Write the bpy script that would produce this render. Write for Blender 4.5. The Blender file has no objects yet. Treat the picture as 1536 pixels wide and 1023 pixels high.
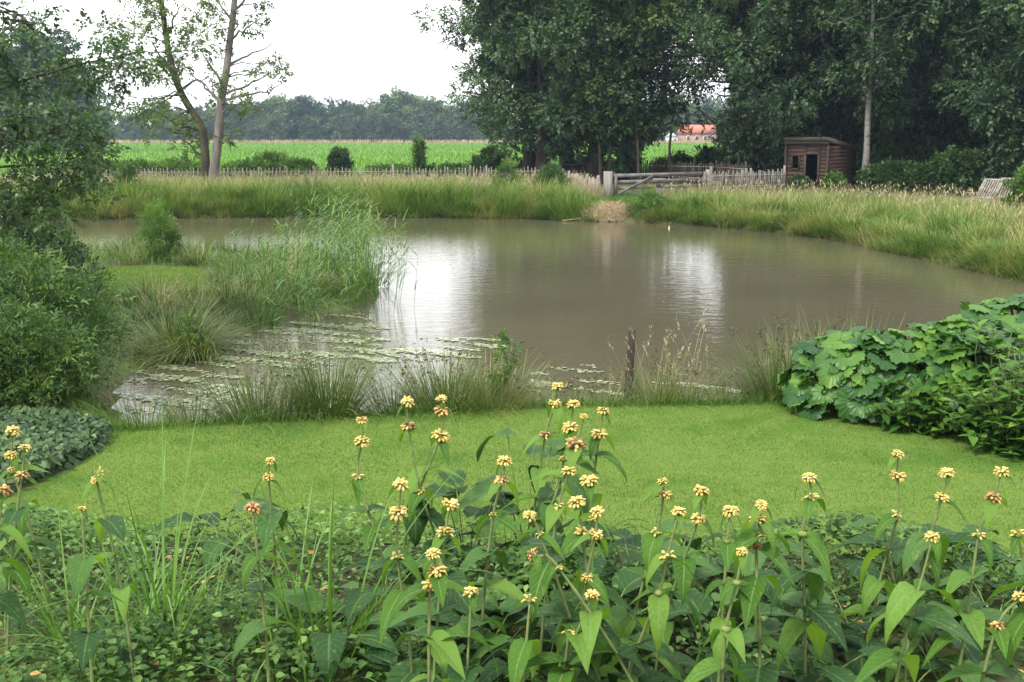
import bpy, math, random
import numpy as np
from mathutils import Vector, Matrix, Quaternion
R_ = math.radians
rng = np.random.default_rng(7)
random.seed(7)
scn = bpy.context.scene
COL = scn.collection

# ------------------------------------------------------------------ camera
CAM_H, PITCH, FPX = 2.1, R_(10.26), 1707.0
cd = bpy.data.cameras.new('camera'); cam = bpy.data.objects.new('camera', cd); COL.objects.link(cam)
cam.location = (0, 0, CAM_H); cam.rotation_euler = (math.pi/2-PITCH, 0, 0)
cd.sensor_width = 36; cd.lens = FPX/1536*36; cd.clip_start = .05; cd.clip_end = 3000
scn.camera = cam
# ------------------------------------------------------------------ sky and sun
SUN_EL, SUN_AZ = R_(52), R_(222)          # azimuth clockwise from +y: behind the camera, to the left
w = bpy.data.worlds.new('World'); scn.world = w; w.use_nodes = True
nt = w.node_tree; nt.nodes.clear()
def wn(t, **k):
    n = nt.nodes.new(t)
    for a, b in k.items(): setattr(n, a, b)
    return n
sky = wn('ShaderNodeTexSky', sky_type='NISHITA', sun_disc=False)
sky.sun_elevation = SUN_EL; sky.sun_rotation = SUN_AZ; sky.air_density = 1.5; sky.dust_density = 6; sky.ozone_density = 1.0
tcw = wn('ShaderNodeTexCoord')
mpw = wn('ShaderNodeMapping'); mpw.inputs['Scale'].default_value = (1, 1, 2.6)
nzw = wn('ShaderNodeTexNoise'); nzw.inputs['Scale'].default_value = 1.6; nzw.inputs['Detail'].default_value = 6
rpw = wn('ShaderNodeValToRGB'); rpw.color_ramp.elements[0].position = .3; rpw.color_ramp.elements[1].position = .75
rpw.color_ramp.elements[0].color = (14.6, 14.9, 15.3, 1); rpw.color_ramp.elements[1].color = (17.2, 17.2, 17.3, 1)
mxw = wn('ShaderNodeMix', data_type='RGBA'); mxw.inputs['Factor'].default_value = .88   # a closed cloud deck over the blue
bg = wn('ShaderNodeBackground'); bg.inputs['Strength'].default_value = .1
ow = wn('ShaderNodeOutputWorld')
L = nt.links.new
L(tcw.outputs['Generated'], mpw.inputs['Vector']); L(mpw.outputs['Vector'], nzw.inputs['Vector']); L(nzw.outputs['Fac'], rpw.inputs['Fac'])
L(sky.outputs['Color'], mxw.inputs['A']); L(rpw.outputs['Color'], mxw.inputs['B'])
L(mxw.outputs['Result'], bg.inputs['Color']); L(bg.outputs['Background'], ow.inputs['Surface'])
sl = bpy.data.lights.new('sun', 'SUN'); sl.energy = 3.2; sl.angle = R_(9); sl.color = (1, .95, .87)
so = bpy.data.objects.new('sun', sl); COL.objects.link(so)
sd_ = Vector((math.sin(SUN_AZ)*math.cos(SUN_EL), math.cos(SUN_AZ)*math.cos(SUN_EL), math.sin(SUN_EL)))
so.rotation_euler = sd_.to_track_quat('Z', 'Y').to_euler()
vs = scn.view_settings
vs.view_transform = 'Standard'; vs.look = 'None'; vs.gamma = 1; vs.exposure = 0.62; vs.use_curve_mapping = False
scn.render.engine = 'CYCLES'
cy = scn.cycles
cy.use_denoising = True; cy.max_bounces = 6; cy.diffuse_bounces = 3; cy.glossy_bounces = 2; cy.transmission_bounces = 3
cy.volume_bounces = 0; cy.transparent_max_bounces = 4; cy.caustics_reflective = False; cy.caustics_refractive = False
cy.sample_clamp_indirect = 3

# ------------------------------------------------------------------ pixel of the photograph -> point in the place
cp, sp = math.cos(PITCH), math.sin(PITCH)
def ray(px, py):
    u = (px-768)/FPX; v = (511.5-py)/FPX
    return (u, cp+v*sp, -sp+v*cp)
def at(px, py, z=0.0):
    d = ray(px, py); t = (z-CAM_H)/d[2]
    return (d[0]*t, d[1]*t, z)
def atd(px, py, D):
    d = ray(px, py); t = D/d[1]
    return np.array((d[0]*t, D, CAM_H+d[2]*t))
def X(px, D, py=202):
    d = ray(px, py); return d[0]/d[1]*D

# ------------------------------------------------------------------ material helpers
def newmat(name):
    m = bpy.data.materials.new(name); m.use_nodes = True
    n = m.node_tree; n.nodes.clear()
    return m, n
class NT:
    def __init__(s, name): s.m, s.t = newmat(name)
    def n(s, typ, ins=None, **k):
        x = s.t.nodes.new(typ)
        for a, b in k.items(): setattr(x, a, b)
        for a, b in (ins or {}).items():
            if isinstance(b, bpy.types.NodeSocket): s.t.links.new(b, x.inputs[a])
            else: x.inputs[a].default_value = b
        return x
    def ramp(s, fac, stops):
        r = s.n('ShaderNodeValToRGB'); e = r.color_ramp.elements
        while len(e) < len(stops): e.new(.5)
        for i, (p, c) in enumerate(stops): e[i].position = p; e[i].color = (*c, 1)
        s.t.links.new(fac, r.inputs['Fac']); return r.outputs['Color']
    def noise(s, scale, detail=3, coord='Object', stretch=None, rough=.5):
        tc = s.n('ShaderNodeTexCoord'); v = tc.outputs[coord]
        if stretch: v = s.n('ShaderNodeMapping', {'Vector': v, 'Scale': stretch}).outputs['Vector']
        return s.n('ShaderNodeTexNoise', {'Vector': v, 'Scale': scale, 'Detail': detail, 'Roughness': rough}).outputs['Fac']
    def mix(s, f, a, b, blend='MIX'):
        x = s.n('ShaderNodeMix', data_type='RGBA', blend_type=blend)
        for k, v in (('Factor', f), ('A', a), ('B', b)):
            if isinstance(v, bpy.types.NodeSocket): s.t.links.new(v, x.inputs[k])
            else: x.inputs[k].default_value = v if k == 'Factor' else (*v, 1)
        return x.outputs['Result']
    def out(s, sh): s.t.links.new(sh, s.n('ShaderNodeOutputMaterial').inputs['Surface']); return s.m
    def disp_bump(s, h, strength, dist): return s.n('ShaderNodeBump', {'Height': h, 'Strength': strength, 'Distance': dist}).outputs['Normal']

def leaf_mat(name, cols, trans=.3, rough=.5, spec=.25, nscale=.8, edge=None, tcol=None, namp=.35, orand=0.):
    """green matter: tone from the leaf's own 'tint', varied between branches; light passes through"""
    s = NT(name)
    a = s.n('ShaderNodeAttribute', attribute_name='tint').outputs['Fac']
    nz = s.noise(nscale, 2)
    f = s.n('ShaderNodeMath', {0: nz, 1: .5}, operation='SUBTRACT').outputs[0]
    f = s.n('ShaderNodeMath', {0: f, 1: namp*2, 2: a}, operation='MULTIPLY_ADD').outputs[0]
    if orand:
        q = s.n('ShaderNodeMath', {0: s.n('ShaderNodeObjectInfo').outputs['Random'], 1: .5}, operation='SUBTRACT').outputs[0]
        f = s.n('ShaderNodeMath', {0: q, 1: orand, 2: f}, operation='MULTIPLY_ADD').outputs[0]
    k = len(cols)
    c = s.ramp(f, [(i/(k-1) if k > 1 else 0, x) for i, x in enumerate(cols)])
    if edge:
        e = s.n('ShaderNodeAttribute', attribute_name='edge').outputs['Fac']
        nz2 = s.noise(90, 2)
        e2 = s.n('ShaderNodeMath', {0: nz2, 1: .5, 2: e}, operation='MULTIPLY_ADD').outputs[0]
        c = s.mix(s.ramp(e2, [(edge[1], (0, 0, 0)), (edge[2], (1, 1, 1))]), c, edge[0])
    p = s.n('ShaderNodeBsdfPrincipled', {'Base Color': c, 'Roughness': rough, 'Specular IOR Level': spec})
    if trans > 0:
        tc = s.mix(1.0, c, tcol or (1.25, 1.35, .55), 'MULTIPLY')
        t = s.n('ShaderNodeBsdfTranslucent', {'Color': tc})
        mx = s.n('ShaderNodeMixShader', {0: trans}); s.t.links.new(p.outputs[0], mx.inputs[1]); s.t.links.new(t.outputs[0], mx.inputs[2])
        return s.out(mx.outputs[0])
    return s.out(p.outputs[0])

def solid_mat(name, c0, c1, scale=4, stretch=None, rough=.85, bump=.0, bdist=.01, spec=.2, c2=None, detail=5):
    s = NT(name)
    nz = s.noise(scale, detail, stretch=stretch)
    st = [(.3, c0), (.7, c1)] if c2 is None else [(.28, c0), (.5, c1), (.72, c2)]
    p = s.n('ShaderNodeBsdfPrincipled', {'Base Color': s.ramp(nz, st), 'Roughness': rough, 'Specular IOR Level': spec})
    if bump: s.t.links.new(s.disp_bump(nz, bump, bdist), p.inputs['Normal'])
    return s.out(p.outputs[0])

M = {}
M['bark_dark'] = solid_mat('bark_dark', (.018, .015, .012), (.06, .05, .04), 5, (1, 1, .25), bump=.8, bdist=.04)
M['bark_mid'] = solid_mat('bark_mid', (.05, .042, .036), (.14, .12, .10), 5, (1, 1, .25), bump=.8, bdist=.04)
M['bark_alder'] = solid_mat('bark_alder', (.085, .075, .067), (.21, .185, .165), 5, (1, 1, .3), bump=.8, bdist=.03)
M['bark_mossy'] = solid_mat('bark_mossy', (.035, .03, .025), (.10, .10, .05), 4, (1, 1, .35), bump=.8, bdist=.03)
M['bark_birch'] = solid_mat('bark_birch', (.025, .025, .022), (.20, .19, .175), 4, (.8, .8, 1.6), bump=.3, bdist=.02, c2=(.13, .12, .11))
M['twig'] = solid_mat('twig', (.06, .05, .035), (.12, .10, .07), 9)
M['leaf_grove'] = leaf_mat('leaf_grove', [(.021, .047, .020), (.052, .10, .039), (.098, .165, .062)], .22, .5, .3, .5)
M['leaf_grove_warm'] = leaf_mat('leaf_grove_warm', [(.028, .054, .016), (.066, .115, .03), (.13, .19, .05)], .25, .5, .3, .5)
M['leaf_alder'] = leaf_mat('leaf_alder', [(.045, .085, .02), (.09, .145, .035), (.15, .20, .06)], .38, .5, .3, .6)
M['leaf_far'] = leaf_mat('leaf_far', [(.03, .06, .025), (.08, .135, .045), (.17, .23, .07)], .2, .6, .15, .25, orand=.7)
M['leaf_far_pale'] = leaf_mat('leaf_far_pale', [(.05, .075, .035), (.085, .12, .055), (.12, .165, .07)], .2, .6, .15, .25, orand=.6)
M['leaf_left'] = leaf_mat('leaf_left', [(.022, .05, .018), (.045, .09, .03), (.09, .16, .045)], .3, .4, .4, 1.2)
M['leaf_bush'] = leaf_mat('leaf_bush', [(.03, .068, .02), (.06, .118, .03), (.14, .22, .046)], .3, .45, .25, 2.0)
M['leaf_hedge'] = leaf_mat('leaf_hedge', [(.04, .09, .016), (.08, .16, .025), (.15, .25, .05)], .3, .5, .3, .8)
M['leaf_under'] = leaf_mat('leaf_under', [(.018, .042, .012), (.04, .085, .022), (.075, .14, .035)], .25, .5, .3, .8)
M['leaf_big'] = leaf_mat('leaf_big', [(.016, .06, .016), (.045, .125, .022), (.15, .28, .035)], .3, .38, .3, 3.0, namp=.4)
M['leaf_hydrangea'] = leaf_mat('leaf_hydrangea', [(.022, .07, .012), (.065, .15, .022), (.17, .29, .045)], .32, .42, .2, 3.0, namp=.45)
M['grass'] = leaf_mat('grass', [(.044, .112, .014), (.078, .16, .023), (.145, .215, .045)], .25, .55, .2, 1.2, namp=.5)
M['rush'] = leaf_mat('rush', [(.03, .065, .014), (.07, .125, .026), (.14, .18, .055), (.30, .26, .13)], .2, .5, .25, 1.0)
M['reed'] = leaf_mat('reed', [(.05, .105, .018), (.105, .19, .034), (.19, .265, .07), (.36, .30, .16)], .3, .5, .25, .35, namp=.6)
M['reedleaf'] = leaf_mat('reedleaf', [(.04, .105, .022), (.085, .18, .034), (.18, .27, .075)], .3, .45, .3, 1.0)
M['hay'] = leaf_mat('hay', [(.12, .15, .05), (.30, .26, .14), (.46, .36, .24)], .25, .7, .1, .12, tcol=(1, .95, .8), namp=.7)
M['seed_brown'] = leaf_mat('seed_brown', [(.07, .06, .03), (.14, .12, .055), (.24, .20, .10)], .1, .8, .1, 2, tcol=(1, 1, 1))
M['straw'] = leaf_mat('straw', [(.15, .11, .06), (.32, .25, .15), (.45, .37, .24)], .1, .8, .1, 2, tcol=(1, 1, 1))
M['corn'] = leaf_mat('corn', [(.07, .17, .024), (.13, .27, .04), (.22, .36, .08)], .35, .5, .3, .03)
M['sedge'] = leaf_mat('sedge', [(.05, .13, .02), (.10, .21, .03), (.19, .32, .07)], .35, .4, .4, 3)
M['ground_cover'] = leaf_mat('ground_cover', [(.014, .042, .011), (.055, .125, .024), (.17, .28, .075)], .25, .5, .2, 1.5, edge=((.24, .34, .17), 1.02, 1.3))
M['ivy'] = leaf_mat('ivy', [(.012, .03, .01), (.035, .075, .022), (.11, .17, .065)], .15, .42, .25, 2)
M['lily'] = leaf_mat('lily', [(.15, .19, .08), (.26, .31, .17), (.40, .43, .28)], .05, .3, .6, .5)
M['petal'] = leaf_mat('petal', [(.40, .29, .05), (.55, .43, .11), (.70, .60, .27)], .2, .5, .2, 60, tcol=(1, .8, .4))
M['petal_faded'] = leaf_mat('petal_faded', [(.26, .15, .075), (.50, .32, .11), (.70, .49, .17)], .2, .55, .2, 60, tcol=(1, .8, .5))
M['calyx'] = solid_mat('calyx', (.10, .15, .035), (.20, .24, .07), 60, rough=.6)
M['stem'] = solid_mat('stem', (.10, .13, .045), (.17, .21, .075), 30, rough=.6)
def vein_leaf(name, cols, trans, rough, spec):
    s = NT(name)
    a = s.n('ShaderNodeObjectInfo').outputs['Random']
    nz = s.noise(14, 3)
    f = s.n('ShaderNodeMath', {0: nz, 1: .5, 2: a}, operation='MULTIPLY_ADD').outputs[0]
    c = s.ramp(f, [(.2, cols[0]), (.75, cols[1]), (1.2, cols[2])])
    e = s.n('ShaderNodeAttribute', attribute_name='edge').outputs['Fac']; tl = s.n('ShaderNodeAttribute', attribute_name='tint').outputs['Fac']
    c = s.mix(s.ramp(e, [(.0, (1, 1, 1)), (.10, (0, 0, 0))]), c, cols[3])
    q = s.n('ShaderNodeMath', {0: tl, 1: 9.}, operation='MULTIPLY').outputs[0]; q = s.n('ShaderNodeMath', {0: e, 1: -2.6, 2: q}, operation='MULTIPLY_ADD').outputs[0]
    q = s.n('ShaderNodeMath', {0: q}, operation='FRACT').outputs[0]; q = s.n('ShaderNodeMath', {0: q, 1: .5}, operation='SUBTRACT').outputs[0]; q = s.n('ShaderNodeMath', {0: q}, operation='ABSOLUTE').outputs[0]
    vein = s.ramp(q, [(.0, (1, 1, 1)), (.09, (.25, .25, .25)), (.22, (0, 0, 0))])
    c = s.mix(s.mix(1, vein, (.45, .45, .45), 'MULTIPLY'), c, cols[3])
    sp_ = s.noise(38, 4); c = s.mix(s.ramp(sp_, [(.66, (0, 0, 0)), (.72, (.8, .8, .8))]), c, (.16, .13, .045))
    yl = s.noise(7, 2); c = s.mix(s.ramp(yl, [(.60, (0, 0, 0)), (.75, (.55, .55, .55))]), c, (.22, .25, .05))
    p = s.n('ShaderNodeBsdfPrincipled', {'Base Color': c, 'Roughness': rough, 'Specular IOR Level': spec})
    bn = s.disp_bump(s.n('ShaderNodeMath', {0: vein, 1: -.8, 2: s.noise(90, 2)}, operation='MULTIPLY_ADD').outputs[0], .6, .004); s.t.links.new(bn, p.inputs['Normal'])
    t = s.n('ShaderNodeBsdfTranslucent', {'Color': s.mix(1, c, (1.5, 1.5, .5), 'MULTIPLY')})
    mx = s.n('ShaderNodeMixShader', {0: trans}); s.t.links.new(p.outputs[0], mx.inputs[1]); s.t.links.new(t.outputs[0], mx.inputs[2])
    return s.out(mx.outputs[0])
M['bract'] = vein_leaf('bract', [(.045, .12, .018), (.08, .185, .026), (.14, .26, .045), (.17, .28, .08)], .38, .5, .15)
M['basal'] = vein_leaf('basal', [(.013, .045, .013), (.025, .072, .019), (.055, .13, .028), (.085, .15, .045)], .2, .48, .14)
M['wood_grey'] = solid_mat('wood_grey', (.09, .08, .069), (.215, .195, .17), 6, (1, 1, .15), bump=.5, bdist=.01)
M['wood_gate'] = solid_mat('wood_gate', (.09, .085, .08), (.21, .195, .18), 6, (.15, 1, 1), bump=.5, bdist=.01)
M['wood_pale'] = solid_mat('wood_pale', (.15, .138, .118), (.29, .27, .24), 6, (1, 1, .15), bump=.5, bdist=.01)
M['wood_red'] = solid_mat('wood_red', (.036, .023, .018), (.095, .058, .043), 5, (.12, .12, 1), bump=.5, bdist=.01, c2=(.062, .044, .036))
M['wood_trim'] = solid_mat('wood_trim', (.04, .033, .026), (.095, .077, .06), 5, (.2, .2, 1), bump=.5, bdist=.01)
M['wood_post'] = solid_mat('wood_post', (.022, .018, .014), (.075, .06, .045), 9, (1, 1, .2), bump=.6, bdist=.01)
M['teak'] = solid_mat('teak', (.14, .128, .112), (.29, .27, .24), 8, (1, 1, .3), bump=.3, bdist=.01)
M['roof_felt'] = solid_mat('roof_felt', (.03, .03, .026), (.08, .08, .06), 3, c2=(.05, .065, .035))
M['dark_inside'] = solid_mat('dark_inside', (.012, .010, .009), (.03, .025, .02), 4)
M['brick'] = solid_mat('brick', (.30, .19, .16), (.42, .28, .24), 2)
M['tile'] = solid_mat('tile', (.36, .13, .08), (.50, .19, .12), 1.5)
M['render_white'] = solid_mat('render_white', (.62, .61, .60), (.74, .73, .72), 1)
M['glass_dark'] = solid_mat('glass_dark', (.03, .035, .04), (.06, .065, .07), 1, rough=.1, spec=.5)
M['metal_grey'] = solid_mat('metal_grey', (.30, .33, .36), (.42, .45, .48), 5, rough=.4, spec=.5)
M['feather'] = solid_mat('feather', (.70, .70, .68), (.82, .82, .80), 20)

# ground sheets
def ground_mat():
    s = NT('ground')
    a = s.noise(.9, 6); b = s.noise(.07, 3); d = s.noise(9, 4)
    soil = s.ramp(d, [(.3, (.035, .026, .018)), (.7, (.085, .066, .045))])
    green = s.ramp(d, [(.3, (.045, .075, .02)), (.7, (.10, .14, .04))])
    c = s.mix(s.ramp(a, [(.42, (0, 0, 0)), (.6, (1, 1, 1))]), soil, green)
    c = s.mix(s.ramp(b, [(.4, (0, 0, 0)), (.65, (.5, .5, .5))]), c, (.17, .15, .08))
    p = s.n('ShaderNodeBsdfPrincipled', {'Base Color': c, 'Roughness': .95, 'Specular IOR Level': .1})
    s.t.links.new(s.disp_bump(d, .6, .03), p.inputs['Normal'])
    return s.out(p.outputs[0])
M['ground'] = ground_mat()
M['lawn'] = solid_mat('lawn', (.042, .10, .014), (.105, .155, .032), 1.6, c2=(.064, .127, .019), bump=.4, bdist=.02, rough=.95, spec=.05, detail=8)
M['field'] = solid_mat('field', (.05, .12, .02), (.10, .19, .035), .3, rough=.95, spec=.05)
M['verge'] = solid_mat('verge', (.26, .24, .12), (.36, .32, .17), .1, rough=.95, spec=.05)
def water_mat():
    s = NT('water')
    tc = s.n('ShaderNodeTexCoord').outputs['Object']
    m1 = s.n('ShaderNodeMapping', {'Vector': tc, 'Scale': (.55, 1.0, 1)}).outputs[0]
    n1 = s.n('ShaderNodeTexNoise', {'Vector': m1, 'Scale': 5.5, 'Detail': 3, 'Roughness': .55}).outputs['Fac']
    n2 = s.n('ShaderNodeTexNoise', {'Vector': tc, 'Scale': 22, 'Detail': 2}).outputs['Fac']
    h = s.n('ShaderNodeMath', {0: n2, 1: .18, 2: n1}, operation='MULTIPLY_ADD').outputs[0]
    bn = s.disp_bump(h, .7, .008)
    silt = s.ramp(s.noise(.25, 3), [(.3, (.070, .064, .040)), (.7, (.092, .084, .054))])
    p = s.n('ShaderNodeBsdfPrincipled', {'Base Color': silt, 'Roughness': .025, 'IOR': 1.333, 'Specular IOR Level': .5, 'Normal': bn})
    return s.out(p.outputs[0])
M['water'] = water_mat()

# ------------------------------------------------------------------ geometry helpers
class Geo:
    def __init__(s): s.V, s.F, s.T, s.E, s.n = [], [], [], [], 0
    def add(s, v, f, tint=None, edge=None):
        v = np.asarray(v, np.float32).reshape(-1, 3)
        s.V.append(v); fl = f if isinstance(f, list) else [f]
        for g in fl:
            if len(g): s.F.append(np.asarray(g, np.int64)+s.n)
        s.T.append(np.broadcast_to(np.asarray(.5 if tint is None else tint, np.float32), (len(v),)))
        s.E.append(np.broadcast_to(np.asarray(1. if edge is None else edge, np.float32), (len(v),)))
        s.n += len(v)
    def scatter(s, tv, tf, pos, R, sc, tint, tedge=None, ttint=None):
        pos = np.asarray(pos, np.float32); n = len(pos)
        if n == 0: return
        sc = np.broadcast_to(np.asarray(sc, np.float32), (n,)) if np.ndim(sc) < 2 else np.asarray(sc, np.float32)
        t = tv[None]*(sc[:, None, None] if sc.ndim == 1 else sc[:, None, :])
        v = np.einsum('nij,nkj->nki', R.astype(np.float32), t.astype(np.float32))+pos[:, None, :]
        k = len(tv); f = (np.asarray(tf)[None]+(np.arange(n)*k)[:, None, None]).reshape(-1, np.shape(tf)[1])
        tt = np.broadcast_to(np.asarray(tint, np.float32), (n,))[:, None]+np.zeros((1, k), np.float32)
        if ttint is not None: tt = tt+np.asarray(ttint, np.float32)[None]
        e = None if tedge is None else np.tile(np.asarray(tedge, np.float32), n)
        s.add(v.reshape(-1, 3), f, tt.reshape(-1), e)
    def mesh(s, name, mat, smooth=False):
        me = bpy.data.meshes.new(name)
        V = np.concatenate(s.V) if s.V else np.zeros((0, 3), np.float32)
        me.vertices.add(len(V)); me.vertices.foreach_set('co', V.ravel())
        tot = np.concatenate([np.full(len(f), f.shape[1], np.int32) for f in s.F]); idx = np.concatenate([f.ravel() for f in s.F]).astype(np.int32)
        me.loops.add(len(idx)); me.loops.foreach_set('vertex_index', idx)
        me.polygons.add(len(tot)); me.polygons.foreach_set('loop_start', np.concatenate([[0], np.cumsum(tot)[:-1]]).astype(np.int32))
        me.polygons.foreach_set('loop_total', tot)
        if smooth: me.polygons.foreach_set('use_smooth', np.ones(len(tot), bool))
        for nm, arr in (('tint', s.T), ('edge', s.E)):
            a = me.attributes.new(nm, 'FLOAT', 'POINT'); a.data.foreach_set('value', np.concatenate(arr).astype(np.float32))
        me.materials.append(M[mat]); me.update(calc_edges=True); me.validate()
        return me
def obj(name, geo, mat, parent=None, smooth=False):
    me = geo if isinstance(geo, bpy.types.Mesh) else geo.mesh(name, mat, smooth)
    o = bpy.data.objects.new(name, me); COL.objects.link(o)
    if parent is not None: o.parent = parent
    return o
def tag(o, label, cat, group=None, kind=None):
    if label: o['label'] = label
    if cat: o['category'] = cat
    if group: o['group'] = group
    if kind: o['kind'] = kind
    return o
def thing(name, label, cat, loc, group=None, rz=0):
    o = bpy.data.objects.new(name, None); COL.objects.link(o); o.location = loc; o.rotation_euler = (0, 0, rz)
    o.empty_display_size = .1
    return tag(o, label, cat, group)
def copy_thing(o, loc, rz, sc, label):
    r = o.copy(); COL.objects.link(r); r.location = loc; r.rotation_euler = (0, 0, rz); r.scale = sc; r['label'] = label
    for ch in list(o.children):
        c = ch.copy(); COL.objects.link(c); c.parent = r
        for g in ch.children:
            d = g.copy(); COL.objects.link(d); d.parent = c
    return r
def nrm(a): return a/np.maximum(np.linalg.norm(a, axis=-1, keepdims=True), 1e-9)
def frames(d, n):
    y = nrm(np.asarray(d, float)); x = np.cross(y, n); x = nrm(x); z = np.cross(x, y)
    return np.stack([x, y, z], axis=-1)
def rdir(n, zlo=-1, zhi=1):
    z = rng.uniform(zlo, zhi, n); a = rng.uniform(0, 2*np.pi, n); r = np.sqrt(1-z*z)
    return np.stack([r*np.cos(a), r*np.sin(a), z], -1)
def tube(geo, pts, rad, sides=7, tint=.5, cap=True):
    P = np.asarray(pts, float); n = len(P); rad = np.broadcast_to(np.asarray(rad, float), (n,))
    T = nrm(np.gradient(P, axis=0)); ref = np.array([1., 0, 0]) if abs(T[0][0]) < .9 else np.array([0, 1., 0])
    x = nrm(np.cross(T, ref)); y = np.cross(T, x); a = np.arange(sides)*2*np.pi/sides
    v = P[:, None]+rad[:, None, None]*(np.cos(a)[None, :, None]*x[:, None]+np.sin(a)[None, :, None]*y[:, None])
    i = np.arange(n-1)[:, None]*sides; j = np.arange(sides)[None]; k = (j+1) % sides
    f = np.stack([i+j, i+k, i+sides+k, i+sides+j], -1).reshape(-1, 4)
    fs = [f]
    if cap: fs += [np.arange(sides)[None, ::-1], (np.arange(sides)+(n-1)*sides)[None]]
    geo.add(v.reshape(-1, 3), fs, tint)
def curve(p0, p1, sag=0, wob=0, n=7, seed=None):
    t = np.linspace(0, 1, n)[:, None]; p0 = np.asarray(p0, float); p1 = np.asarray(p1, float)
    P = p0+(p1-p0)*t; P[:, 2] += (sag*4*t*(1-t))[:, 0]
    if wob: P[1:-1] += rng.normal(0, wob, (n-2, 3))
    return P
def smooth_path(pts, n):
    pts = np.asarray(pts, float); t = np.arange(len(pts)); u = np.linspace(0, len(pts)-1, n)
    # Catmull-Rom
    P = np.vstack([2*pts[0]-pts[1], pts, 2*pts[-1]-pts[-2]]); out = []
    for q in u:
        i = min(int(q), len(pts)-2); s = q-i; a, b, c, d = P[i], P[i+1], P[i+2], P[i+3]
        out.append(.5*((2*b)+(-a+c)*s+(2*a-5*b+4*c-d)*s*s+(-a+3*b-3*c+d)*s**3))
    return np.array(out)
BOXF = np.array([[0, 3, 2, 1], [4, 5, 6, 7], [0, 1, 5, 4], [1, 2, 6, 5], [2, 3, 7, 6], [3, 0, 4, 7]])
def box(geo, c, half, ax=(1, 0, 0), ay=(0, 1, 0), az=(0, 0, 1), taper=1.0, tint=.5):
    c = np.asarray(c, float); ax, ay, az = [np.asarray(q, float) for q in (ax, ay, az)]
    v = []
    for sz in (-1, 1):
        k = taper if sz > 0 else 1
        for sx, sy in ((-1, -1), (1, -1), (1, 1), (-1, 1)): v.append(c+ax*half[0]*sx*k+ay*half[1]*sy*k+az*half[2]*sz)
    geo.add(np.array(v), BOXF, tint)
# templates (along +y, face +z)
def t_quadleaf(w=.55, fold=.12): return np.array([[0, 0, 0], [-w/2, .45, fold], [0, 1, -.08], [w/2, .45, fold]]), np.array([[0, 3, 2, 1]])
def t_leaf(w=.5, fold=.1, droop=.25, ny=4, heart=0, tip=1.5):
    V, F, E = [], [], []
    for i in range(ny+1):
        t = i/ny; hw = w/2*(math.sin(math.pi*min(1, t**.75*.97+.03)))**.85 if i < ny else .004
        hw *= 1 if t < .5 else (1-(t-.5)*.2)
        for k in (-1, -.5, 0, .5, 1):
            back = -heart*abs(k)**1.5*(1-t)**3
            V.append((k*hw, t+back, fold*abs(k)*hw*2-droop*t*t+.02*math.cos(k*6)*hw)); E.append(abs(k))
    for i in range(ny):
        for k in range(4): a = i*5+k; F.append((a, a+1, a+6, a+5))
    return np.array(V), np.array(F), np.array(E)
def t_blade(w=.01, bend=.3, seg=4, pw=1.0, crease=False):
    V, F = [], []
    for i in range(seg+1):
        t = i/seg; hw = w/2*max(.06, (1-t)**pw) if i else w/2*.8
        th = bend*t
        y = math.sin(th)/bend*1 if abs(bend) > 1e-3 else t
        z = (1-math.cos(th))/bend if abs(bend) > 1e-3 else 0
        V += [(-hw, y, z), (hw, y, z)]
    for i in range(seg): a = 2*i; F.append((a, a+1, a+3, a+2))
    return np.array(V), np.array(F)
def t_spray(nl=7, ll=.36, w=.55, seed=0, flat=.35):
    r = np.random.default_rng(seed); V, F, T = [], [], []
    lv, lf = t_quadleaf(w)
    for j in range(nl):
        t = (j+.6)/nl; sd = 1 if j % 2 else -1
        ang = sd*r.uniform(.5, 1.1) if j < nl-1 else r.uniform(-.2, .2)
        d = np.array([[math.sin(ang), math.cos(ang), r.normal(0, flat)]]); n = np.array([[r.normal(0, .5), r.normal(0, .4), 1.]])
        Rm = frames(d, n)[0]; s = ll*r.uniform(.75, 1.2)
        V.append((lv*s)@Rm.T+np.array([0, t*.85, r.normal(0, .05)])); F.append(lf+4*j); T += [r.uniform(-.12, .12)]*4
    return np.concatenate(V), np.concatenate(F), np.array(T)
SPRAY = [t_spray(7, .36, .62, s) for s in range(4)]
SPRAY_THIN = [t_spray(9, .34, .26, s+10, .5) for s in range(3)]
SPRAY_FAR = [t_spray(5, .55, .8, s+20, .5) for s in range(3)]

# ------------------------------------------------------------------ pond outline (photograph pixels read on the water level)
WZ = -.45
shore_px = [(-150, 332), (60, 330), (200, 328), (350, 326), (500, 325), (650, 326), (800, 328), (880, 332), (960, 333), (1050, 338), (1120, 343), (1200, 352),
            (1280, 362), (1360, 381), (1430, 396), (1500, 411), (1600, 430), (1760, 470), (1640, 545), (1400, 575), (1250, 592), (1190, 600), (1000, 604), (900, 605),
            (800, 606), (700, 611), (600, 617), (520, 621), (420, 627), (300, 633), (205, 640), (165, 625), (172, 590), (195, 560), (262, 535), (340, 507),
            (400, 492), (470, 472), (540, 463), (566, 452), (572, 430), (556, 406), (500, 391), (400, 386), (300, 385), (200, 383), (140, 380), (60, 372), (-150, 365)]
SH = np.array([at(x, y, WZ)[:2] if not (18 <= i <= 30) else (at(x, y, 0)[0], at(x, y, 0)[1]+.38) for i, (x, y) in enumerate(shore_px)])
def seg_dist(P, A, B):
    d = B-A; t = np.clip(((P-A)@d)/(d@d), 0, 1); return np.linalg.norm(P-A-t[:, None]*d, axis=1)
def inside(P, poly):
    x, y = P[:, 0], P[:, 1]; c = np.zeros(len(P), bool); j = len(poly)-1
    for i in range(len(poly)):
        xi, yi = poly[i]; xj, yj = poly[j]
        if yi != yj: c ^= ((yi > y) != (yj > y)) & (x < (xj-xi)*(y-yi)/(yj-yi)+xi)
        j = i
    return c
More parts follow.
